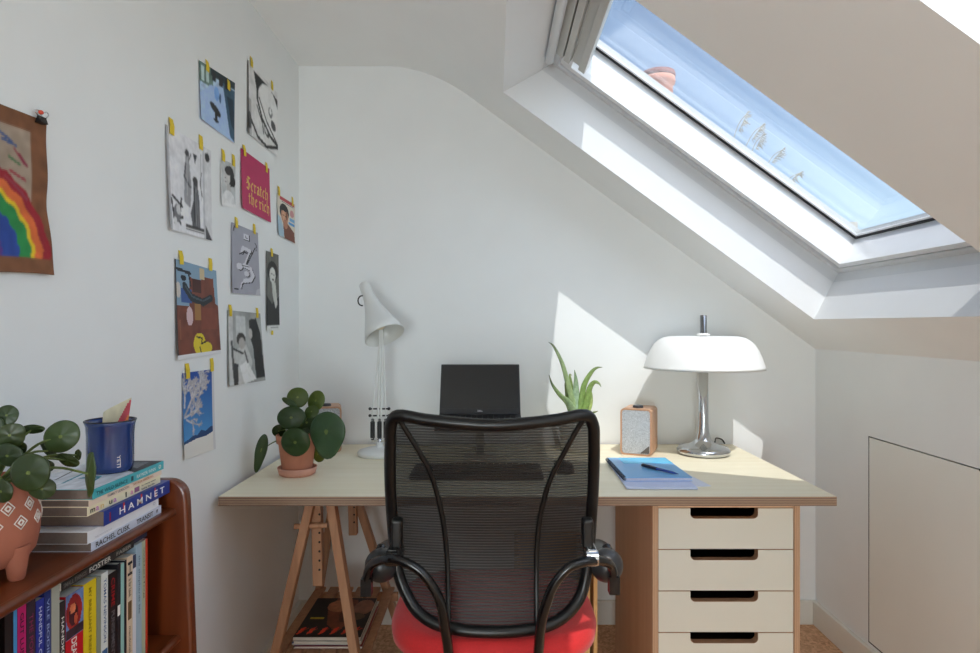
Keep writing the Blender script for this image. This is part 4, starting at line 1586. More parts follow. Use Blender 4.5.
# aloe
ox, oy = 0.322, 2.50
alo = thing('aloe_plant', (ox, oy, DZ), 'spiky pale green aloe in a white pot behind the chair back', 'plant')
mb = MB()
mb.lathe([(0.0, 0), (0.052, 0), (0.058, 0.01), (0.074, 0.13), (0.076, 0.142), (0.070, 0.142), (0.066, 0.12), (0.0, 0.118)], (ox, oy, DZ), 40)
mb.build('pot', mat('white_ceramic', (226, 226, 220), 0.3, coat=0.3), alo)
mb = MB()
mb.lathe([(0.0, 0.13), (0.067, 0.126)], (ox, oy, DZ), 30)
mb.build('soil', M_SOIL, alo)
def q5(x, y): return CP(540 + x / 7.25, 330 + y / 7.25, 2.5)
AL = [
    ([(255, 640), (235, 520), (205, 400), (160, 240), (100, 120), (62, 88)], 34, 0.00, (150, 172, 120), (104, 112, 92)),
    ([(240, 640), (200, 530), (135, 460), (85, 390), (60, 320)], 30, -0.02, (146, 170, 112), (70, 78, 62)),
    ([(290, 640), (300, 520), (320, 400), (370, 310), (410, 275), (452, 270)], 34, 0.00, (134, 164, 90), (110, 120, 84)),
    ([(320, 640), (340, 520), (355, 420), (385, 375), (415, 380), (430, 405)], 34, -0.03, (140, 170, 92), (120, 134, 96)),
    ([(270, 640), (262, 540), (262, 440), (262, 360), (253, 290)], 48, 0.01, (158, 182, 150), (96, 120, 70)),
    ([(240, 640), (212, 560), (200, 480), (190, 400), (188, 380)], 28, 0.02, (126, 148, 80), (120, 120, 90)),
    ([(270, 650), (225, 560), (190, 500), (140, 460)], 44, -0.04, (160, 184, 140), (130, 150, 100)),
    ([(330, 650), (350, 580), (372, 520), (375, 460), (365, 440)], 30, 0.02, (168, 188, 110), (160, 170, 110)),
    ([(280, 650), (300, 560), (320, 470), (325, 400), (330, 360)], 30, 0.02, (116, 146, 70), (120, 130, 80)),
    ([(250, 650), (235, 500), (232, 400), (222, 330), (240, 335)], 22, 0.03, (120, 146, 78), (120, 130, 80)),
    ([(300, 650), (350, 600), (400, 570)], 26, -0.05, (150, 178, 100), (120, 130, 80)),
]
M_ALOE = vcol_mat('aloe_leaf', 0.45)
for P, w, dy, c0, c1 in AL:
    pts = [q5(*p) for p in P]
    n = len(pts)
    pts = [p + Vector((0, dy * (i / (n - 1)) * 1.4, 0)) for i, p in enumerate(pts)]
    pts[0] = Vector((ox + (pts[0].x - ox) * 0.5, oy, DZ + 0.128))
    ww = 1.45 * w / 7.25 * 2.5 / 640
    rad = [ww * 0.5 * (1 - (i / (n - 1)) ** 1.6) + 0.0008 for i in range(n)]
    mb = MB()
    mb.tube(pts, rad, 10, flat=(0.42, 1.0, (0, 1, 0)), res=5)
    nn = len(mb.f)
    cols = []
    for i, f in enumerate(mb.f):
        t = min(1, i / nn)
        t = t ** 2
        j = 1 + 0.12 * math.sin(i * 1.7)
        cols.append((np.array(lin(c0)) * (1 - t) + np.array(lin(c1)) * t) * j)
    mb.build('leaf', M_ALOE, alo, cols=cols)

# ================================================================== BOOKCASE
M_TEAK = wood('teak', (84, 36, 13), (118, 56, 24), 'Y', 0.32, 22, coat=0.25)
M_TEAKZ = wood('teak_upright', (84, 36, 13), (118, 56, 24), 'Z', 0.32, 22, coat=0.25)
bc_ = thing('bookcase', (-0.70, 0.9, 0), 'low teak bookcase filled with books against the left wall', 'bookcase')
XF = -0.583
SZ = 0.905
XB = XL + 0.004
Y_END = 1.17
def shelf_board(z, x1, y0, y1, t=0.013):
    mb = MB()
    mb.box((XB, y0, z - t), (x1, y1, z))
    return mb
mb = shelf_board(SZ, XF - 0.004, 0.15, Y_END)
mb.tube([(XF - 0.005, 0.15, SZ - 0.0065), (XF - 0.005, Y_END, SZ - 0.0065)], 0.0075, 14, raw=True)
mb.build('top_shelf', M_TEAK, bc_)
for z in (0.673, 0.36, 0.08):
    mb = shelf_board(z, -0.580, 0.15, Y_END)
    mb.tube([(-0.580, 0.15, z - 0.0065), (-0.580, Y_END, z - 0.0065)], 0.0075, 14, raw=True)
    mb.build('shelf', M_TEAK, bc_)
def end_panel(y0, y1, top=0.957):
    o = [(XB, 0), (-0.520, 0), (-0.552, 0.64), (-0.5625, 0.915)]
    r = 0.034
    for k in range(8):
        a = k / 7 * math.pi / 2
        o.append((-0.5635 - r + r * math.cos(a), top - r + r * math.sin(a)))
    o.append((XB, top))
    mb = MB()
    mb.prism([(x, y0, z) for x, z in o], (0, y1 - y0, 0))
    mb.build('side_panel', M_TEAKZ, bc_, bevel=0.005, seg=3, fix=True)
end_panel(Y_END, Y_END + 0.022)
end_panel(0.128, 0.15)
mb = MB()
mb.box((XB + 0.006, 0.735, 0.673), (-0.585, 0.757, SZ - 0.013))
mb.build('divider', mat('pale_divider_wood', (206, 142, 92), 0.4, var=0.1), bc_)
mb = MB()
mb.box((XB, 0.15, 0.05), (XB + 0.005, Y_END, SZ - 0.013))
mb.build('back_panel', mat('dark_back_panel', (92, 46, 26), 0.6, var=0.1), bc_)
mb = MB()
mb.lathe([(0.004, 0), (0.004, 0.0015), (0, 0.0015)], (-0.64, Y_END, 0.735), 10, Matrix.Rotation(math.pi / 2, 3, 'X'))
mb.build('screw_hole', M_GAP, bc_)

# books -----------------------------------------------------------
def book(o, ea, eb, ec, L, T, D, cov, label, pagecol=(188, 176, 160), group=None, texts=(), blocks=(), hard=0.0, top_art=None):
    """o = corner at the spine; ea along the spine, eb thickness, ec from spine to fore-edge"""
    o, ea, eb, ec = Vector(o), Vector(ea), Vector(eb), Vector(ec)
    c0 = o + ea * L / 2 + ec * D / 2
    t = thing('book', o + ea * L / 2 + ec * D / 2, label, 'book', group)
    def bx_(mb, a0, a1, b0, b1, c0_, c1_, mi=0):
        P = [o + ea * a + eb * b + ec * c for (a, b, c) in ((a0, b0, c0_), (a1, b0, c0_), (a1, b1, c0_), (a0, b1, c0_), (a0, b0, c1_), (a1, b0, c1_), (a1, b1, c1_), (a0, b1, c1_))]
        mb.hexa(P, mi)
    th_ = 0.0005 + hard * 0.0015
    ins = 0.0004 + hard * 0.003
    mb = MB()
    bx_(mb, 0, L, 0, T, 0, th_)
    bx_(mb, 0, L, 0, th_, th_, D)
    bx_(mb, 0, L, T - th_, T, th_, D)
    m = mat('cover_%d_%d_%d' % cov, cov, 0.4, var=0.02, scale=60)
    mb.build('cover', m, t, fix=True)
    mb = MB()
    bx_(mb, ins, L - ins, th_, T - th_, th_, D - ins)
    mb.build('pages', mat('pages_%d_%d_%d' % pagecol, pagecol, 0.85, var=0.06, scale=260), t, fix=True)
    ex = -ec
    for (a0, a1, b0, b1, col) in blocks:
        mb = MB()
        P = [o + ea * (a * L) + eb * (b * T) + ex * e for e in (0.0, 0.0003) for (a, b) in ((a0, b0), (a1, b0), (a1, b1), (a0, b1))]
        mb.hexa(P)
        mb.build('spine_panel', mat('print_%d_%d_%d' % col, col, 0.4), t, fix=True)
    for (body, a0, a1, b0, b1, col, mode) in texts:
        # mode 'h': reads along ea with eb up ; 'v': reads along -ea (downwards) with eb up
        mt = mat('print_%d_%d_%d' % col, col, 0.45)
        if mode == 'h':
            text_mesh('lettering', body, o + ea * (a0 * L) + eb * (b0 * T), ea, eb, (a1 - a0) * L, (b1 - b0) * T, mt, t, thick=0.0006)
        else:
            text_mesh('lettering', body, o + ea * ((1 - a0) * L) + eb * (b0 * T), -ea, eb, (a1 - a0) * L, (b1 - b0) * T, mt, t, thick=0.0006)
    return t

X_, Y_, Z_ = (1, 0, 0), (0, 1, 0), (0, 0, 1)
NX = (-1, 0, 0)
SX = -0.594
z = SZ + 0.0002
GR = 'books stacked flat on the bookcase'
pk = (118, 104, 96)
stack = [
    # y0, L, T, D, xoff, cover, hard, texts, blocks, label
    (0.944, 0.198, 0.0135, 0.129, 0.0, (214, 220, 236), 0, [('RACHEL CUSK', 0.05, 0.50, 0.22, 0.82, (24, 24, 34), 'h'), ('TRANSIT', 0.60, 0.86, 0.22, 0.82, (24, 24, 34), 'h'), ('ff', 0.91, 0.945, 0.32, 0.75, (24, 24, 34), 'h')], [],
     'pale blue-grey paperback reading TRANSIT at the bottom of the flat stack'),
    (0.937, 0.198, 0.0175, 0.129, -0.001, (232, 233, 238), 0, [('THE WHITE BOOK', 0.08, 0.30, 0.2, 0.34, (190, 192, 200), 'h'), ('o', 0.90, 0.945, 0.35, 0.65, (196, 200, 214), 'h')], [],
     'plain white paperback directly above the one reading TRANSIT'),
    (0.965, 0.195, 0.0225, 0.125, 0.006, (34, 58, 142), 0, [('H A M N E T', 0.20, 0.90, 0.26, 0.74, (240, 240, 244), 'h')],
     [(0.255, 0.275, 0.50, 0.95, (206, 42, 38)), (0.27, 0.285, 0.2, 0.5, (216, 120, 60)), (0.515, 0.535, 0.55, 0.98, (206, 42, 38)), (0.50, 0.52, 0.3, 0.6, (226, 130, 70)), (0.735, 0.752, 0.5, 0.95, (206, 42, 38)), (0.75, 0.765, 0.2, 0.5, (226, 130, 70)), (0.07, 0.085, 0.15, 0.75, (150, 30, 50))],
     'deep blue paperback reading HAMNET in white in the flat stack'),
    (0.938, 0.205, 0.0135, 0.129, -0.002, (238, 228, 196), 0, [('m', 0.03, 0.085, 0.22, 0.66, (40, 40, 44), 'h'), ('a', 0.095, 0.13, 0.22, 0.66, (196, 120, 196), 'h'), ('n', 0.15, 0.19, 0.22, 0.66, (226, 196, 120), 'h'), ('u', 0.255, 0.295, 0.22, 0.66, (60, 60, 64), 'h'), ('a', 0.31, 0.35, 0.22, 0.66, (196, 120, 196), 'h'), ('l', 0.47, 0.485, 0.15, 0.8, (60, 60, 64), 'h'),
      ('a', 0.54, 0.575, 0.22, 0.66, (226, 130, 180), 'h'), ('for cleaning women', 0.70, 0.92, 0.52, 0.82, (60, 60, 64), 'h'), ('lucia berlin', 0.70, 0.90, 0.14, 0.4, (60, 60, 64), 'h')], [(0.60, 0.67, 0.2, 0.8, (150, 96, 136))],
     'cream paperback with multicoloured letters, above the blue one in the stack'),
    (0.940, 0.205, 0.0095, 0.129, -0.001, (236, 216, 196), 0, [('FAMILY LEXICON', 0.22, 0.50, 0.25, 0.65, (130, 124, 130), 'h'), ('NATALIA GINZBURG', 0.56, 0.86, 0.25, 0.65, (196, 132, 84), 'h')], [],
     'thin peach paperback just beneath the turquoise book'),
    (0.944, 0.203, 0.0145, 0.129, 0.002, (74, 178, 190), 0, [('THE WILD SILENCE', 0.04, 0.44, 0.26, 0.66, (26, 84, 96), 'h'), ('RAYNOR WINN', 0.57, 0.86, 0.26, 0.66, (226, 244, 244), 'h'), ('o', 0.91, 0.95, 0.25, 0.72, (236, 238, 226), 'h')], [(0.495, 0.525, 0.2, 0.72, (24, 60, 70))],
     'turquoise paperback reading THE WILD SILENCE at the top of the stack'),
]
for k, (y0, L, T, D, xo, cov, hd, tx, bl, lb) in enumerate(stack):
    b_ = book((SX + xo, y0, z), Y_, Z_, NX, L, T, D, cov, lb, pk, GR, tx, bl, hd)
    ztop_ = z + T
    z += T + 0.0001
    last = (y0, L, D, xo)
# printed cover of the topmost book
y0, L, D, xo = last
A = Art(60, 90, (214, 218, 226), 0.64)
A.poly([(0.55, 0.0), (1, 0.0), (1, 0.75), (0.85, 0.6), (0.7, 0.35)], (60, 62, 66))
A.poly([(0.7, 0.1), (0.95, 0.15), (0.9, 0.5)], (122, 126, 130)).line([(0.15, 0.2), (0.4, 0.3), (0.35, 0.5)], 0.03, (40, 140, 160)).line([(0.2, 0.55), (0.5, 0.62)], 0.03, (40, 140, 160))
A.line([(0.6, 0.45), (0.95, 0.8)], 0.04, (44, 44, 48)).line([(0.3, 0.75), (0.6, 0.85)], 0.02, (70, 70, 74)).noise(0.2, 20, 3)
for k in range(9):
    A.line([(0.86, 0.1 + k * 0.06), (0.95, 0.12 + k * 0.06)], 0.012, (90, 94, 98))
A.mesh(lambda u, v: Vector((SX + xo - 0.001 - v * (D - 0.002), y0 + L * (0.005 + 0.99 * u), ztop_ + 0.0003)), 'cover_print', M_PRINT, b_)

# upright books on the shelf below: px edges on the spine plane
def by(px, x=-0.600): return -x * FPX / (494 - px)
GU = 'books standing on the shelf of the bookcase'
WHT = (232, 230, 226)
ub = [
    (4.5, 13.5, 0.206, (20, 20, 26), [], [], 'black-spined book at the end nearest the pale divider', 0),
    (13.5, 17.2, 0.205, (70, 150, 212), [], [], 'thin sky-blue book beside the black one', 0),
    (17.6, 26.2, 0.204, (196, 30, 110), [('GUT LUST FIERCE', 0.04, 0.55, 0.25, 0.70, (60, 8, 40), 'v')], [], 'magenta book with dark lettering', 0),
    (26.6, 35.6, 0.205, (52, 42, 56), [('THE PORPOISE', 0.08, 0.5, 0.25, 0.7, (138, 42, 92), 'v')], [], 'dark charcoal book with purple lettering', 0),
    (36.0, 44.0, 0.198, (30, 50, 150), [('HANDFUL OF DUST', 0.05, 0.55, 0.3, 0.7, (196, 206, 230), 'v')], [], 'royal blue book beside the dark charcoal one', 0),
    (44.4, 51.0, 0.198, (36, 52, 120), [('VILE BODIES', 0.05, 0.45, 0.3, 0.7, (150, 170, 216), 'v')], [], 'navy blue book beside the grey one', 0),
    (51.4, 59.6, 0.200, (168, 172, 160), [], [], 'plain grey-green book between navy and dark ones', 0),
    (60.0, 65.2, 0.195, (44, 42, 42), [('HANDKE', 0.12, 0.42, 0.2, 0.7, WHT, 'v')], [], 'dark book with white lettering left of the red one', 0),
    (65.6, 83.2, 0.198, (200, 22, 36), [("DEATH'S END", 0.35, 0.76, 0.30, 0.62, WHT, 'v')], [(0.66, 1.0, 0.0, 1.0, (110, 140, 190))], "thick red book reading DEATH'S in white", 0),
    (83.6, 96.2, 0.199, (226, 200, 34), [('MY BRILLIANT FRIEND', 0.05, 0.62, 0.38, 0.60, (150, 128, 20), 'v')], [], 'bright yellow book', 0),
    (96.6, 101.0, 0.196, (140, 146, 128), [], [], 'thin olive-grey book right of the yellow one', 0),
    (101.4, 108.0, 0.198, (224, 228, 224), [('TOMAS NEVINSON', 0.05, 0.58, 0.3, 0.7, (70, 104, 150), 'v')], [(0.25, 0.36, 0.1, 0.9, (50, 100, 150))], 'white book with blue lettering', 0),
    (108.4, 117.0, 0.190, (24, 22, 24), [('CRIME', 0.05, 0.3, 0.3, 0.7, (176, 30, 34), 'v'), ('PUNISHMENT', 0.34, 0.74, 0.3, 0.7, (110, 108, 112), 'v')], [(0.10, 0.19, 0.0, 1.0, WHT)], 'black book with red title lettering', 0),
    (117.2, 120.6, 0.198, (38, 38, 44), [], [(0.55, 0.64, 0.1, 0.9, WHT)], 'slim black book with a small white square', 0),
    (120.9, 124.2, 0.194, (150, 196, 190), [], [], 'slim pale aqua book', 0),
    (124.5, 126.6, 0.196, (30, 34, 40), [], [], 'very thin black book beside the aqua one', 0),
    (126.8, 132.6, 0.199, (222, 202, 176), [('H', 0.05, 0.17, 0.1, 0.9, (50, 44, 40), 'v'), ('is for hawk', 0.20, 0.36, 0.25, 0.75, (80, 60, 40), 'v'), ('macdonald', 0.62, 0.88, 0.3, 0.7, (120, 100, 80), 'v')], [(0.44, 0.60, 0.2, 0.8, (110, 84, 50))], 'cream book with a large dark H', 0),
    (132.8, 136.0, 0.196, (222, 222, 230), [], [(0.88, 1.0, 0, 1, (60, 66, 92))], 'thin white book with a navy top band', 0),
    (136.2, 141.8, 0.206, (164, 188, 204), [('the shepherds life', 0.1, 0.6, 0.3, 0.65, (90, 110, 130), 'v')], [], 'pale grey-blue book', 0),
    (142.0, 145.4, 0.208, (178, 186, 156), [('waterlog', 0.05, 0.5, 0.3, 0.7, (70, 80, 60), 'v')], [], 'thin pale sage book', 0),
    (145.6, 147.6, 0.209, (206, 62, 36), [], [], 'very thin orange-red book at the far end of the row', 0),
]
for (a, b, h, cov, tx, bl, lb, hd) in ub:
    ya, yb = by(a) + 0.0002, by(b) - 0.0002
    # spine faces +X: ea up, eb along +Y
    # vertical lettering: reads downwards, letters' tops towards +Y
    bk = book((-0.600, ya, 0.6735), Z_, Y_, NX, (0.209 if cov[2] != 150 else 0.204) if b < 60 else (h * 0.935 if h < 0.2 else 0.197), yb - ya, 0.128, cov, lb + ' on the lower shelf', (206, 200, 188), GU, tx, bl)
    if cov == (200, 22, 36):
        A = Art(24, 24, (104, 132, 182), 0.35)
        A.ell(0.45, 0.45, 0.46, 0.40, (150, 34, 34)).ell(0.42, 0.5, 0.26, 0.26, (70, 26, 34)).ell(0.38, 0.35, 0.16, 0.12, (214, 120, 80)).ell(0.55, 0.62, 0.1, 0.14, (206, 90, 60)).rect(0, 0.8, 1, 1, (60, 40, 50)).noise(0.35, 8, 41)
        ztp = 0.6735 + h * 0.935
        A.mesh(lambda u, v: Vector((-0.5994, ya + (yb - ya) * u, ztp - 0.062 * v)), 'spine_picture', M_PRINT, bk)
# books lying flat on top of the row
zt = 0.6735 + 0.1975
book((-0.598, by(60), zt), Y_, Z_, NX, by(133) - by(60) - 0.001, 0.012, 0.11, (38, 36, 36), 'dark book reading FOSTER lying flat across the upright row', (214, 212, 206), GU, [('FOSTER', 0.34, 0.64, 0.18, 0.82, (220, 218, 210), 'h'), ('SMALL THINGS', 0.02, 0.30, 0.25, 0.75, (120, 118, 112), 'h'), ('FABER', 0.72, 0.95, 0.25, 0.75, (160, 158, 150), 'h')], [])
book((-0.606, by(134.5), zt + 0.0006), Y_, Z_, NX, 0.05, 0.010, 0.07, (38, 46, 72), 'small navy notebook lying flat above the pale books', (160, 160, 166), GU)

# ---------------------------------------------------------------- blue mug with a shell-like card
mx_, my_, mz_ = -0.640, 1.068, z + 0.0006
mg = thing('enamel_mug', (mx_, my_, mz_), 'blue enamel mug standing on the stack of books', 'mug')
mb = MB()
mb.lathe([(0.0, 0.001), (0.031, 0.0), (0.034, 0.004), (0.0350, 0.012), (0.0350, 0.06), (0.0363, 0.076), (0.0385, 0.083), (0.0366, 0.0845), (0.0350, 0.078), (0.0332, 0.06), (0.0332, 0.006), (0.0, 0.004)], (mx_, my_, mz_), 48)
mug = mb.build('body', mat('blue_enamel', (30, 58, 118), 0.18, var=0.04, scale=16, coat=0.6), mg)
mb = MB()
pts = []
for k in range(40):
    a = 2 * math.pi * k / 40
    pts.append((mx_ + 0.0376 * math.cos(a), my_ + 0.0376 * math.sin(a), mz_ + 0.0838))
mb.tube(pts, 0.0014, 8, closed=True, raw=True)
mb.build('rim', mat('dark_navy_rim', (20, 26, 46), 0.3), mg)
mb = MB()
mb.tube([(mx_ - 0.016, my_ + 0.030, mz_ + 0.066), (mx_ - 0.026, my_ + 0.050, mz_ + 0.062), (mx_ - 0.029, my_ + 0.056, mz_ + 0.042), (mx_ - 0.025, my_ + 0.048, mz_ + 0.022), (mx_ - 0.016, my_ + 0.030, mz_ + 0.018)], 0.0045, 10)
mb.build('handle', MATS['blue_enamel'], mg)
# white vertical mark on the mug
a = math.radians(-38)
nrm = Vector((math.cos(a), math.sin(a), 0))
tang = Vector((-math.sin(a), math.cos(a), 0))
text_mesh('lettering', 'YETI', Vector((mx_, my_, mz_ + 0.030)) + nrm * 0.0355 - tang * 0.004, (0, 0, -1), tang, 0.020, 0.0055, M_WH, mug)
cdm = MB()
A = Art(24, 30, (222, 214, 186), 0.9)
A.line([(0.25, 0.95), (0.45, 0.55), (0.95, 0.15)], 0.22, (206, 84, 96)).line([(0.5, 0.98), (0.7, 0.6), (0.95, 0.35)], 0.16, (232, 140, 84)).line([(0.75, 1.0), (0.9, 0.7)], 0.12, (196, 214, 176)).noise(0.12, 8, 5)
def shell(u, v):
    # feather-like curved card leaning against the rim
    top_ = 0.094 + 0.026 * u ** 0.8
    zz = mz_ + 0.012 + (top_ - 0.012) * (1 - v)
    x = mx_ - 0.022 + 0.038 * u + 0.010 * (1 - v) * u
    return Vector((x, my_ + 0.006 + 0.004 * math.sin(u * 3) + 0.010 * (1 - v), zz))
sh = A.mesh(shell, 'painted_card', M_PRINT, None)
tag(sh, 'small card painted with pink and orange strokes standing in the blue mug', 'card')

# ================================================================== PRINTS ON THE LEFT WALL
GP = 'prints taped to the left wall'
def taped(name, q, art, label, tapes, curl=0.006, cat='print', lift='l'):
    """q: TL TR BR BL photo positions on the wall plane"""
    P = [WP(*p) for p in q]
    t = thing(name, P[3].lerp(P[2], 0.5), label, cat, GP)
    def fn(u, v):
        p = (P[0] * (1 - u) + P[1] * u) * (1 - v) + (P[3] * (1 - u) + P[2] * u) * v
        e = 0.0015 + curl * 0.55 * (1 - u) ** 3 * (0.15 + v) + curl * 0.3 * v ** 3
        return p + Vector((e, 0, 0))
    A_ = art
    if cat == 'print' and name == 'photo_print':
        A_.noise(0.10, 34, 77).noise(0.08, 13, 78).soft(1)
        A_.a = np.clip((A_.a - 0.02) * 1.32, 0.004, 0.88)
    A_.mesh(fn, 'paper', M_PRINT, t)
    for (px, py, wdt, hgt, ang) in tapes:
        c = WP(px, py)
        mb = MB()
        ca, sa_ = math.cos(ang), math.sin(ang)
        w_, h_ = wdt / 2, hgt / 2
        def tp(a, b, e):
            return Vector((XL + e, c.y + a * ca - b * sa_, c.z + a * sa_ + b * ca))
        # tape leaves the wall above the print and lies on it below
        pts = []
        for b in (h_, 0.15 * h_, -h_):
            e = 0.0008 if b > 0.1 * h_ and b > 0.9 * h_ else 0.0030 + curl * 0.30 * max(0.0, 1 - ((c.y - P[0].y) / max(1e-3, P[1].y - P[0].y))) ** 3
            for a in (-w_, w_):
                pts.append(tp(a, b, e))
        mb.add(pts, [(0, 1, 3, 2), (2, 3, 5, 4)])
        mb.build('tape', M_TAPE, t, solid=0.0003)
    return t
TW = 0.020

# P1 blue interior photo
A = Art(80, 56, (150, 176, 200), 1.4)
A.grad((176, 196, 216), (140, 166, 206))
A.rect(0, 0, 0.36, 0.34, (96, 118, 112)).noise(0.3, 20, 1)
A.poly([(0, 0.55), (0.28, 0.30), (0.66, 0.2), (1, 1), (0.0, 1)], (158, 182, 222))
A.poly([(0.62, 0.1), (1, 0.15), (1, 1), (0.86, 0.95)], (58, 84, 104)).poly([(0.75, 0.3), (0.95, 0.3), (1, 0.8), (0.9, 0.75)], (36, 56, 70))
A.rect(0.30, 0, 1, 0.12, (40, 54, 60)).rect(0.34, 0.04, 0.44, 0.2, (30, 44, 50)).rect(0.52, 0.05, 0.64, 0.22, (24, 36, 44)).rect(0.7, 0.03, 0.8, 0.2, (20, 30, 38))
A.rect(0.05, 0.05, 0.12, 0.3, (180, 200, 200)).rect(0.18, 0.05, 0.25, 0.28, (170, 190, 190))
A.ell(0.46, 0.38, 0.07, 0.12, (120, 160, 214)).ell(0.56, 0.42, 0.03, 0.08, (60, 90, 130))
A.ell(0.42, 0.66, 0.16, 0.07, (16, 20, 26), 0.25).rect(0.40, 0.66, 0.47, 0.84, (18, 22, 28)).ell(0.44, 0.84, 0.08, 0.03, (22, 28, 36))
taped('photo_print', [(198.2, 60), (234.5, 83), (233.5, 143), (199, 118.7)], A, 'blue-toned photo print of a pool-like interior, topmost left of the taped prints', [(206.5, 66, TW, 0.032, -0.08), (228, 84.5, TW, 0.034, -0.06)])

# P2 black and white abstract photo
A = Art(70, 72, (206, 206, 206), 1.0)
A.noise(0.12, 9, 2)
A.poly([(0.18, 0.05), (0.55, 0.05), (1, 0.12), (1, 0.35), (0.5, 0.22), (0.28, 0.3)], (40, 40, 42))
A.ell(0.68, 0.42, 0.38, 0.34, (214, 214, 214), 0.5).line([(0.30, 0.22), (0.30, 0.40), (0.45, 0.62), (0.72, 0.78), (1.0, 0.84)], 0.055, (20, 20, 22))
A.line([(0.36, 0.36), (0.6, 0.60), (0.95, 0.80)], 0.035, (26, 26, 28)).line([(0.28, 0.5), (0.46, 0.68), (0.5, 0.82)], 0.03, (46, 46, 48))
A.line([(0.1, 0.78), (0.3, 0.94), (0.6, 0.98), (1.0, 0.86)], 0.05, (26, 26, 28)).ell(0.74, 0.42, 0.07, 0.08, (110, 110, 112)).ell(0.74, 0.40, 0.04, 0.05, (216, 216, 216)).ell(0.84, 0.58, 0.09, 0.07, (70, 70, 72), 0.4)
A.ell(0.6, 0.76, 0.1, 0.06, (60, 60, 62), 0.5).ell(0.58, 0.75, 0.06, 0.03, (200, 200, 200), 0.5).rect(0, 0.5, 0.1, 1, (110, 110, 112), 0.6).ell(0.05, 0.8, 0.06, 0.12, (70, 70, 72)).rect(0, 0.0, 0.03, 1, (60, 60, 62))
taped('photo_print', [(247, 59.5), (277, 93), (277.3, 157), (246.5, 133)], A, 'black and white abstract photo print beside the blue photo, nearest the ceiling corner', [(250.8, 62, TW, 0.034, -0.05), (271.6, 85.5, TW, 0.034, -0.05)])

# P3 statue photo
A = Art(84, 88, (208, 208, 212), 0.95)
A.noise(0.06, 5, 3)
A.rect(0.0, 0.0, 0.05, 1.0, (80, 80, 84), 0.5)
A.poly([(0.40, 0.20), (0.47, 0.20), (0.52, 0.50), (0.48, 0.72), (0.34, 0.68), (0.36, 0.45)], (138, 138, 142)).ell(0.43, 0.17, 0.045, 0.04, (70, 70, 72)).line([(0.40, 0.28), (0.36, 0.42), (0.48, 0.5)], 0.03, (84, 84, 88))
A.poly([(0.56, 0.44), (0.66, 0.44), (0.70, 0.62), (0.70, 0.95), (0.52, 0.90), (0.48, 0.78), (0.56, 0.62)], (88, 88, 92)).ell(0.61, 0.42, 0.06, 0.05, (66, 66, 68)).line([(0.58, 0.5), (0.57, 0.85)], 0.02, (52, 52, 56)).line([(0.65, 0.5), (0.66, 0.9)], 0.015, (120, 120, 124))
A.poly([(0.56, 0.14), (0.66, 0.14), (0.61, 0.24)], (50, 50, 52)).rect(0.78, 0.0, 0.83, 1.0, (176, 176, 180)).rect(0.83, 0.0, 1.0, 1.0, (198, 198, 200)).ell(0.9, 0.1, 0.06, 0.05, (48, 48, 50))
A.poly([(0.83, 0.84), (1.0, 1.0), (0.83, 1.0)], (76, 76, 80)).rect(0.36, 0.90, 0.80, 0.96, (60, 60, 62)).rect(0.36, 0.93, 0.80, 0.94, (200, 200, 200))
for (a, b, c, d) in ((0.08, 0.66, 0.30, 0.74), (0.28, 0.66, 0.22, 0.86), (0.12, 0.78, 0.24, 0.92), (0.1, 0.9, 0.3, 0.84), (0.06, 0.7, 0.10, 0.92)):
    A.line([(a, b), (c, d)], 0.03, (40, 40, 42))
A.ell(0.17, 0.82, 0.08, 0.09, (110, 110, 114)).ell(0.20, 0.78, 0.05, 0.05, (190, 190, 192)).ell(0.12, 0.9, 0.04, 0.04, (200, 200, 202)).line([(0.43, 0.2), (0.42, 0.6)], 0.012, (176, 176, 178)).line([(0.62, 0.48), (0.61, 0.88)], 0.012, (140, 140, 142)).line([(0.46, 0.24), (0.52, 0.16)], 0.02, (96, 96, 98)).line([(0.75, 0.1), (0.74, 0.6)], 0.012, (150, 150, 152)).line([(0.76, 0.3), (0.72, 0.42), (0.77, 0.55)], 0.02, (110, 110, 112))
taped('photo_print', [(164.5, 124), (210.5, 151), (211, 240.8), (166.7, 229)], A, 'large black and white photo print of draped statues on pale ground', [(170.3, 126.5, 0.022, 0.042, -0.05), (200.2, 142.5, 0.022, 0.040, -0.05)], 0.010)

# P4 small portrait
A = Art(36, 60, (176, 178, 178), 0.62)
A.ell(0.62, 0.32, 0.30, 0.24, (44, 42, 42)).ell(0.84, 0.42, 0.16, 0.12, (40, 38, 38)).ell(0.42, 0.36, 0.22, 0.19, (188, 186, 184)).ell(0.52, 0.2, 0.24, 0.10, (48, 46, 46))
A.poly([(0.42, 0.5), (0.66, 0.5), (0.70, 0.66), (0.42, 0.66)], (172, 170, 168)).ell(0.5, 0.92, 0.46, 0.28, (206, 206, 206)).line([(0.3, 0.38), (0.34, 0.38)], 0.02, (60, 60, 60)).line([(0.28, 0.46), (0.38, 0.46)], 0.015, (90, 86, 86)).noise(0.08, 9, 8).rect(0, 0, 0.05, 1, (214, 214, 214)).rect(0, 0.94, 1, 1, (216, 216, 216))
taped('photo_print', [(219.7, 158), (235, 165.3), (234.5, 207.7), (219.7, 205.5)], A, 'small black and white profile portrait between statue photo and pink sheet', [(222.5, 155.5, 0.020, 0.036, -0.03), (233, 160.5, 0.020, 0.036, -0.03)])

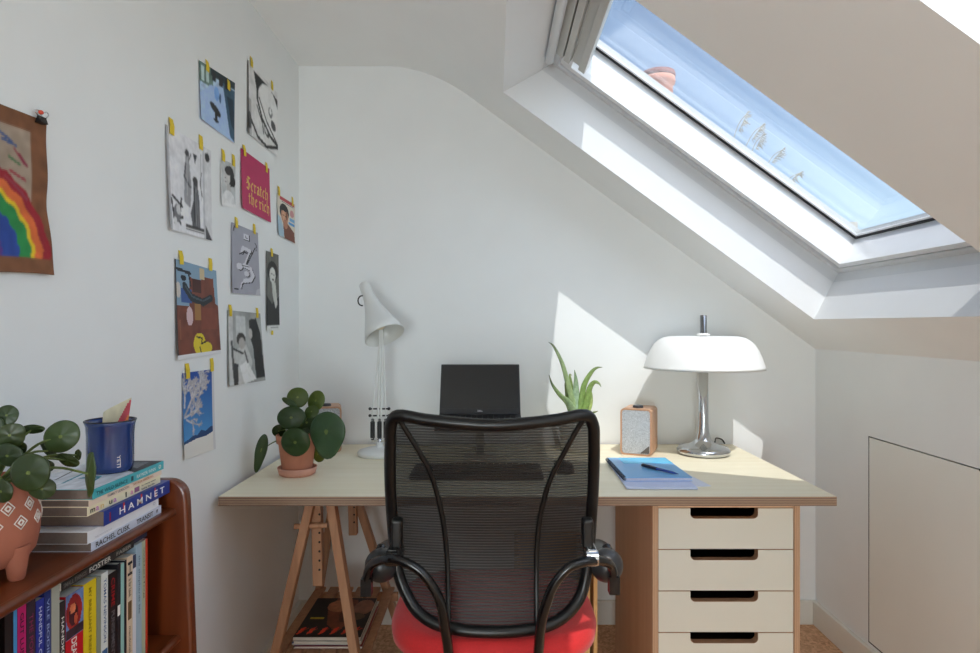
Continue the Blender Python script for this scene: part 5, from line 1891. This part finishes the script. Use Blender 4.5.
# P5 pink sheet with blackletter words
A = Art(150, 110, (186, 34, 92), 1.32)
A.noise(0.05, 8, 12)
YE = (226, 190, 92)
def glyph(ch, x, y, h, w):
    n = 0.040
    def S(*p): A.nib([(x + a * w, y + b * h) for a, b in p], n, YE, -0.75)
    if ch == 'S':
        S((0.85, 0.12), (0.35, 0.02), (0.15, 0.22)); S((0.15, 0.22), (0.3, 0.42), (0.75, 0.55)); S((0.75, 0.55), (0.85, 0.8), (0.55, 1.0)); S((0.55, 1.0), (0.1, 0.88)); S((0.5, 0.05), (0.5, 0.95)); S((0.0, 0.55), (0.35, 0.5))
    elif ch == 'c':
        S((0.8, 0.42), (0.4, 0.36), (0.2, 0.5)); S((0.2, 0.46), (0.2, 0.86)); S((0.2, 0.86), (0.45, 1.0), (0.8, 0.88))
    elif ch == 'r':
        S((0.1, 0.38), (0.3, 0.46)); S((0.3, 0.42), (0.3, 0.92)); S((0.15, 0.90), (0.5, 1.0)); S((0.4, 0.46), (0.7, 0.36), (0.85, 0.46))
    elif ch == 'a':
        S((0.15, 0.44), (0.5, 0.36), (0.72, 0.46)); S((0.72, 0.44), (0.72, 0.9)); S((0.72, 0.9), (0.9, 1.0)); S((0.7, 0.62), (0.3, 0.66), (0.2, 0.8)); S((0.2, 0.8), (0.35, 1.0), (0.7, 0.88))
    elif ch == 't':
        S((0.35, 0.16), (0.35, 0.88)); S((0.05, 0.42), (0.8, 0.38)); S((0.35, 0.88), (0.55, 1.0), (0.8, 0.9))
    elif ch == 'h':
        S((0.2, 0.02), (0.2, 0.92)); S((0.08, 0.9), (0.34, 1.0)); S((0.2, 0.48), (0.55, 0.36), (0.76, 0.48)); S((0.76, 0.46), (0.76, 0.9)); S((0.76, 0.9), (0.56, 1.16))
    elif ch == 'e':
        S((0.2, 0.46), (0.2, 0.86)); S((0.2, 0.46), (0.5, 0.36), (0.75, 0.5)); S((0.75, 0.5), (0.25, 0.68)); S((0.2, 0.86), (0.45, 1.0), (0.8, 0.88))
    elif ch == 'i':
        S((0.25, 0.38), (0.5, 0.48)); S((0.5, 0.44), (0.5, 0.9)); S((0.38, 0.9), (0.7, 1.0)); S((0.42, 0.18), (0.6, 0.24))
def word(wd, x, y, h, widths):
    for ch, w in zip(wd, widths):
        glyph(ch, x, y, h, w * 0.92)
        x += w
word('Scratch', 0.16, 0.40, 0.22, [0.155, 0.10, 0.095, 0.115, 0.09, 0.10, 0.125])
word('the', 0.22, 0.645, 0.21, [0.09, 0.125, 0.11])
word('rich', 0.585, 0.645, 0.21, [0.10, 0.075, 0.095, 0.12])
taped('art_print', [(240, 147.6), (269, 169), (270, 222.7), (240, 207.7)], A, 'bright pink sheet reading Scratch the rich in yellow blackletter', [(243.5, 150.5, 0.020, 0.036, 0.12), (266, 167.5, 0.020, 0.036, -0.03)], 0.008)

# P6 small magazine cover style print
A = Art(48, 62, (222, 214, 200), 0.78)
A.rect(0.15, 0.02, 0.95, 0.09, (196, 70, 84)).rect(0.25, 0.11, 0.9, 0.13, (90, 90, 96)).ell(0.38, 0.36, 0.26, 0.20, (34, 28, 28)).ell(0.40, 0.46, 0.20, 0.20, (196, 142, 112)).rect(0.2, 0.24, 0.56, 0.34, (36, 30, 30))
A.poly([(0.0, 0.5), (0.18, 0.55), (0.35, 0.85), (0.3, 1.0), (0.0, 1.0)], (170, 196, 214)).poly([(0.3, 0.62), (0.56, 0.60), (0.95, 0.75), (1, 1), (0.35, 1)], (120, 66, 48)).ell(0.45, 0.66, 0.12, 0.1, (186, 128, 100))
A.ell(0.34, 0.46, 0.07, 0.13, (216, 166, 134)).ell(0.52, 0.40, 0.05, 0.14, (130, 84, 62)).ell(0.40, 0.27, 0.19, 0.06, (24, 20, 22)).ell(0.82, 0.30, 0.12, 0.09, (210, 150, 150)).rect(0.68, 0.42, 0.98, 0.50, (120, 176, 216)).rect(0.62, 0.53, 0.98, 0.60, (90, 158, 212)).line([(0.3, 0.44), (0.36, 0.44)], 0.02, (40, 30, 30)).line([(0.44, 0.45), (0.5, 0.45)], 0.02, (40, 30, 30)).line([(0.36, 0.56), (0.46, 0.56)], 0.018, (150, 80, 70))
taped('art_print', [(276.3, 193), (294.6, 204.5), (294.3, 243.5), (277, 234.4)], A, 'small colour portrait cover nearest the corner of the walls', [(278.2, 191, 0.020, 0.036, -0.03), (292, 201.5, 0.020, 0.036, -0.03)])

# P7 number three
A = Art(60, 96, (164, 164, 176), 0.58)
A.noise(0.05, 10, 21)
def blob(pts, w, c): A.line(pts, w, c)
DK, LT = (34, 34, 38), (214, 214, 222)
for o_, c_ in (((0.03, 0.012), DK), ((0, 0), LT)):
    blob([(0.36 + o_[0], 0.38 + o_[1]), (0.40 + o_[0], 0.31 + o_[1]), (0.66 + o_[0], 0.33 + o_[1])], 0.055, c_)
    blob([(0.66 + o_[0], 0.33 + o_[1]), (0.44 + o_[0], 0.57 + o_[1])], 0.030, c_)
    blob([(0.44 + o_[0], 0.57 + o_[1]), (0.66 + o_[0], 0.60 + o_[1]), (0.76 + o_[0], 0.70 + o_[1]), (0.66 + o_[0], 0.78 + o_[1]), (0.44 + o_[0], 0.80 + o_[1])], 0.062, c_)
    blob([(0.44 + o_[0], 0.80 + o_[1]), (0.32 + o_[0], 0.85 + o_[1]), (0.30 + o_[0], 0.91 + o_[1])], 0.024, c_)
    A.ell(0.27 + o_[0], 0.60 + o_[1], 0.11, 0.05, c_).ell(0.52 + o_[0], 0.69 + o_[1], 0.09, 0.04, c_)
A.line([(0.86, 0.26), (0.55, 0.54)], 0.020, DK).line([(0.28, 0.42), (0.44, 0.37), (0.56, 0.38)], 0.018, DK).line([(0.36, 0.58), (0.62, 0.58)], 0.012, DK)
A.rect(0.44, 0.09, 0.64, 0.18, LT).line([(0.44, 0.185), (0.65, 0.185), (0.65, 0.1)], 0.012, DK).line([(0.51, 0.12), (0.52, 0.155), (0.58, 0.155)], 0.012, DK).line([(0.10, 0.04), (0.08, 0.10)], 0.02, DK).line([(0.86, 0.18), (0.92, 0.22), (0.90, 0.30)], 0.014, DK).rect(0.06, 0.93, 0.22, 0.95, DK).poly([(0.86, 0.92), (1, 0.88), (1, 1), (0.82, 1)], (190, 190, 198))
taped('art_print', [(230.6, 222), (257.5, 233), (259.5, 295.6), (230.2, 292.8)], A, 'grey sheet with a large ornate white numeral 3', [(235.6, 222.5, TW, 0.034, -0.04), (253.8, 229, TW, 0.034, -0.04)])

# P8 dark narrow portrait
A = Art(40, 90, (96, 96, 92), 0.42)
A.noise(0.25, 9, 5)
A.ell(0.5, 0.24, 0.40, 0.13, (26, 26, 26)).ell(0.5, 0.29, 0.24, 0.10, (196, 196, 190)).poly([(0.0, 0.55), (0.45, 0.66), (1, 0.55), (1, 0.93), (0, 0.93)], (30, 30, 32)).poly([(0.42, 0.36), (0.72, 0.38), (0.86, 0.66), (0.72, 0.72), (0.5, 0.55)], (188, 188, 182))
A.line([(0.40, 0.27), (0.48, 0.27)], 0.014, (40, 40, 40)).line([(0.56, 0.28), (0.64, 0.28)], 0.014, (40, 40, 40)).line([(0.46, 0.345), (0.58, 0.345)], 0.014, (70, 66, 66)).rect(0, 0.93, 1, 1, (206, 206, 202)).rect(0.3, 0.955, 0.9, 0.97, (120, 120, 120))
taped('photo_print', [(265.4, 250.5), (278.2, 255), (279, 330), (265.4, 331)], A, 'tall narrow dark portrait photo right of the numeral print, taped top and bottom', [(271.2, 252.5, TW, 0.030, 0), (271.5, 331.5, TW, 0.024, 0)], 0.004)

# P9 abstract painting print
A = Art(84, 90, (118, 62, 46), 0.86)
A.noise(0.22, 16, 6)
A.poly([(0, 0), (1, 0), (1, 0.10), (0.62, 0.12), (0.55, 0.2), (0.32, 0.14), (0.30, 0.46), (0, 0.46)], (132, 162, 186)).rect(0.12, 0.28, 0.36, 0.42, (52, 86, 150)).poly([(0.9, 0.1), (1, 0.1), (1, 0.42), (0.93, 0.4)], (140, 170, 190))
A.rect(0.56, 0.02, 0.68, 0.14, (206, 186, 148)).rect(0.38, 0.16, 0.58, 0.30, (70, 34, 32)).line([(0.2, 0.25), (0.35, 0.36), (0.62, 0.40), (0.82, 0.34)], 0.085, (34, 44, 52)).line([(0.22, 0.25), (0.37, 0.35), (0.62, 0.385), (0.8, 0.33)], 0.02, (70, 86, 96))
A.ell(0.18, 0.17, 0.06, 0.03, (28, 32, 40)).line([(0.04, 0.09), (0.34, 0.11)], 0.03, (30, 32, 40)).line([(0.3, 0.12), (0.34, 0.24)], 0.025, (30, 32, 40)).ell(0.06, 0.30, 0.05, 0.08, (206, 200, 190))
A.ell(0.30, 0.56, 0.075, 0.10, (214, 186, 190)).rect(0.42, 0.42, 0.56, 0.60, (160, 116, 66)).rect(0.56, 0.46, 0.95, 0.70, (140, 70, 52), 0.5)
YL = (222, 200, 44)
A.ell(0.50, 0.86, 0.14, 0.12, YL).ell(0.64, 0.91, 0.15, 0.07, YL).line([(0.44, 0.78), (0.56, 0.80), (0.54, 0.86), (0.64, 0.84)], 0.02, (50, 44, 20)).line([(0.50, 0.90), (0.52, 0.95)], 0.02, (50, 44, 20)).rect(0.06, 0.60, 0.1, 0.8, (140, 84, 60)).rect(0.0, 0.0, 0.025, 1.0, (60, 56, 60)).rect(0.0, 0.955, 1, 1, (226, 226, 228))
taped('art_print', [(173.9, 258.6), (215.7, 270.8), (219.9, 353.5), (174.8, 360.2)], A, 'abstract painting print in rust brown and blue with a yellow shape', [(180, 257.5, 0.021, 0.036, 0.05), (209.8, 264.5, 0.021, 0.036, -0.03)], 0.007)

# P10 couple photo
A = Art(72, 78, (150, 152, 150), 0.92)
A.noise(0.25, 7, 9)
A.rect(0, 0, 0.14, 1, (196, 196, 196), 0.7).rect(0.22, 0.06, 0.5, 0.35, (196, 198, 198), 0.7)
A.poly([(0.62, 0.10), (0.84, 0.08), (0.96, 0.3), (1, 0.95), (0.74, 0.95), (0.7, 0.5), (0.60, 0.3)], (46, 46, 46)).ell(0.70, 0.28, 0.10, 0.09, (40, 38, 38)).ell(0.64, 0.30, 0.06, 0.07, (176, 174, 170))
A.poly([(0.1, 0.55), (0.5, 0.45), (0.66, 0.7), (0.5, 1.0), (0.1, 1.0)], (186, 186, 184)).ell(0.36, 0.38, 0.13, 0.09, (60, 58, 56)).ell(0.38, 0.44, 0.09, 0.08, (168, 164, 160)).poly([(0.3, 0.75), (0.5, 0.68), (0.74, 0.96), (0.4, 1.0)], (216, 216, 214)).line([(0.10, 0.50), (0.4, 0.58)], 0.03, (40, 40, 40)).line([(0.1, 0.42), (0.14, 0.9)], 0.05, (80, 80, 80)).line([(0.45, 0.55), (0.52, 0.7)], 0.04, (90, 88, 86)).poly([(0.14, 0.7), (0.26, 0.72), (0.24, 1.0), (0.12, 1.0)], (60, 60, 60)).rect(0, 0, 0.02, 1, (96, 104, 96))
taped('photo_print', [(226.8, 310), (259.8, 313.5), (264.6, 380.3), (226.8, 386.3)], A, 'black and white photo print of two seated people, beneath the numeral print', [(229.5, 310.5, TW, 0.036, -0.02), (256.6, 312.8, TW, 0.034, -0.02)], 0.006)

# P11 blue sky with frosted branches
A = Art(80, 130, (40, 100, 176), 0.55)
A.grad((14, 70, 160), (90, 164, 220))
random.seed(3)
def branch(x, y, a, L, w, dep):
    x2, y2 = x + math.cos(a) * L / 0.55, y - math.sin(a) * L
    A.line([(x, y), (x2, y2)], w, (206, 204, 206) if dep % 2 else (176, 172, 176))
    if dep > 0:
        for _ in range(3):
            t = random.uniform(0.3, 1.0)
            branch(x + (x2 - x) * t, y + (y2 - y) * t, a + random.uniform(-0.9, 0.9), L * 0.62, w * 0.75, dep - 1)
branch(0.05, 0.50, 0.95, 0.24, 0.030, 4)
branch(0.05, 0.52, 0.25, 0.20, 0.026, 3)
branch(0.30, 0.38, 1.2, 0.22, 0.026, 4)
branch(0.1, 0.55, -0.5, 0.14, 0.02, 3)
branch(0.05, 0.40, 1.5, 0.24, 0.026, 3)
branch(0.45, 0.35, 1.0, 0.16, 0.022, 4)
branch(0.25, 0.52, 0.5, 0.14, 0.022, 4)
branch(0.5, 0.28, 1.4, 0.2, 0.022, 4)
A.soft(1)
pts = [(0, 0.80), (0.15, 0.78), (0.3, 0.75), (0.42, 0.76), (0.55, 0.71), (0.68, 0.74), (0.85, 0.70), (1, 0.71)]
A.poly(pts + [(1, 1), (0, 1)], (44, 74, 124)).poly([(0, 0.83), (0.4, 0.80), (0.7, 0.80), (1, 0.76), (1, 1), (0, 1)], (236, 234, 228))
A.rect(0.93, 0, 1, 1, (216, 216, 218))
taped('art_print', [(181.3, 373.2), (213.3, 369), (214.6, 448.8), (181.8, 460)], A, 'lowest taped print, frosted white branches on deep blue sky', [(186.5, 371, 0.021, 0.040, 0.02), (211.2, 364.8, 0.021, 0.038, 0.02)], 0.007)

# ---------------------------------------------------------------- rainbow picture held by a bulldog clip
rb = thing('rainbow_picture', (XL, 1.0, 1.326), "child's rainbow collage on canvas with brown paper border on the left wall", 'picture')
y0, y1, z0, z1 = 0.868, 1.158, 1.327, 1.603
A = Art(110, 104, (128, 84, 56), (y1 - y0) / (z1 - z0))
A.noise(0.14, 14, 31)
A.rect(0.13, 0.11, 0.87, 0.87, (168, 150, 132)).noise(0.04, 30, 32)
cu, cv = 0.492, 0.880
for r0, r1, c in ((0.4565, 0.520, (156, 38, 50)), (0.395, 0.4565, (222, 112, 60)), (0.365, 0.395, (232, 198, 44)), (0.272, 0.365, (46, 142, 76)), (0.13, 0.272, (48, 78, 160)), (0.0, 0.13, (98, 60, 140))):
    A.ring(cu, cv, r0, r1, c, 0.008)
m_ = (A.V > 0.905)
A.put(m_, (132, 88, 60))
A.noise(0.16, 26, 33)
for (a, b, c, d, col) in ((0.62, 0.16, 0.72, 0.20, (70, 92, 140)), (0.64, 0.20, 0.76, 0.22, (70, 92, 140)), (0.74, 0.24, 0.82, 0.32, (150, 60, 76)), (0.70, 0.30, 0.78, 0.33, (80, 120, 80)), (0.70, 0.38, 0.82, 0.42, (160, 56, 70)),
                          (0.66, 0.42, 0.80, 0.50, (160, 56, 70)), (0.72, 0.45, 0.84, 0.54, (150, 60, 76)), (0.2, 0.2, 0.34, 0.24, (70, 92, 140)), (0.24, 0.3, 0.36, 0.34, (160, 60, 70)), (0.78, 0.27, 0.84, 0.33, (140, 50, 70))):
    A.line([(a, b), (c, d)], 0.018, col)
A.ell(0.56, 0.30, 0.03, 0.03, (206, 110, 120)).soft(1)
def rfn(u, v):
    wav = 0.0015 * math.sin(v * 14 + u * 3) * (u ** 4)
    yy = y0 + (y1 - y0) * u + wav + (0.010 * (v ** 3) * (u ** 6)) - 0.004 * math.exp(-((v - 0.55) / 0.12) ** 2) * u ** 6
    return Vector((XL + 0.004 + 0.008 * (v ** 2) + 0.004 * math.sin(u * 6), yy, z1 - (z1 - z0) * v - 0.004 * math.sin(u * 5)))
pc = A.mesh(rfn, 'canvas', vcol_mat('kraft_and_paint', 0.8, bump=0.5), rb)
md = pc.modifiers.new('thickness', 'SOLIDIFY')
md.thickness = 0.0015
md.offset = 0
cl = thing('bulldog_clip', WP(38, 121, 0.002), 'small black binder clip with a red bead holding up the rainbow picture', 'clip')
c = WP(37, 120)
mb = MB()
mb.prism([(XL + 0.002, c.y - 0.008, c.z - 0.006), (XL + 0.014, c.y - 0.008, c.z - 0.006), (XL + 0.010, c.y - 0.008, c.z + 0.006), (XL + 0.006, c.y - 0.008, c.z + 0.006)], (0, 0.017, 0))
mb.build('body', M_BLK, cl, fix=True)
mb = MB()
for dx, s_ in ((0.006, -1), (0.012, 1)):
    mb.tube([(XL + dx, c.y - 0.006, c.z + 0.006), (XL + dx, c.y - 0.008 + 0.006 * s_, c.z + 0.012), (XL + dx, c.y + 0.002 + 0.006 * s_, c.z + 0.016), (XL + dx, c.y + 0.008 + 0.004 * s_, c.z + 0.012), (XL + dx, c.y + 0.006, c.z + 0.005)], 0.0009, 6)
mb.build('wire_arm', M_CHROME, cl)
mb = MB()
mb.ball((XL + 0.010, c.y - 0.004, c.z + 0.012), 0.0042, 0.0042, 0.0042, nu=14, nv=8)
mb.build('bead', mat('red_bead', (206, 74, 52), 0.4), cl)
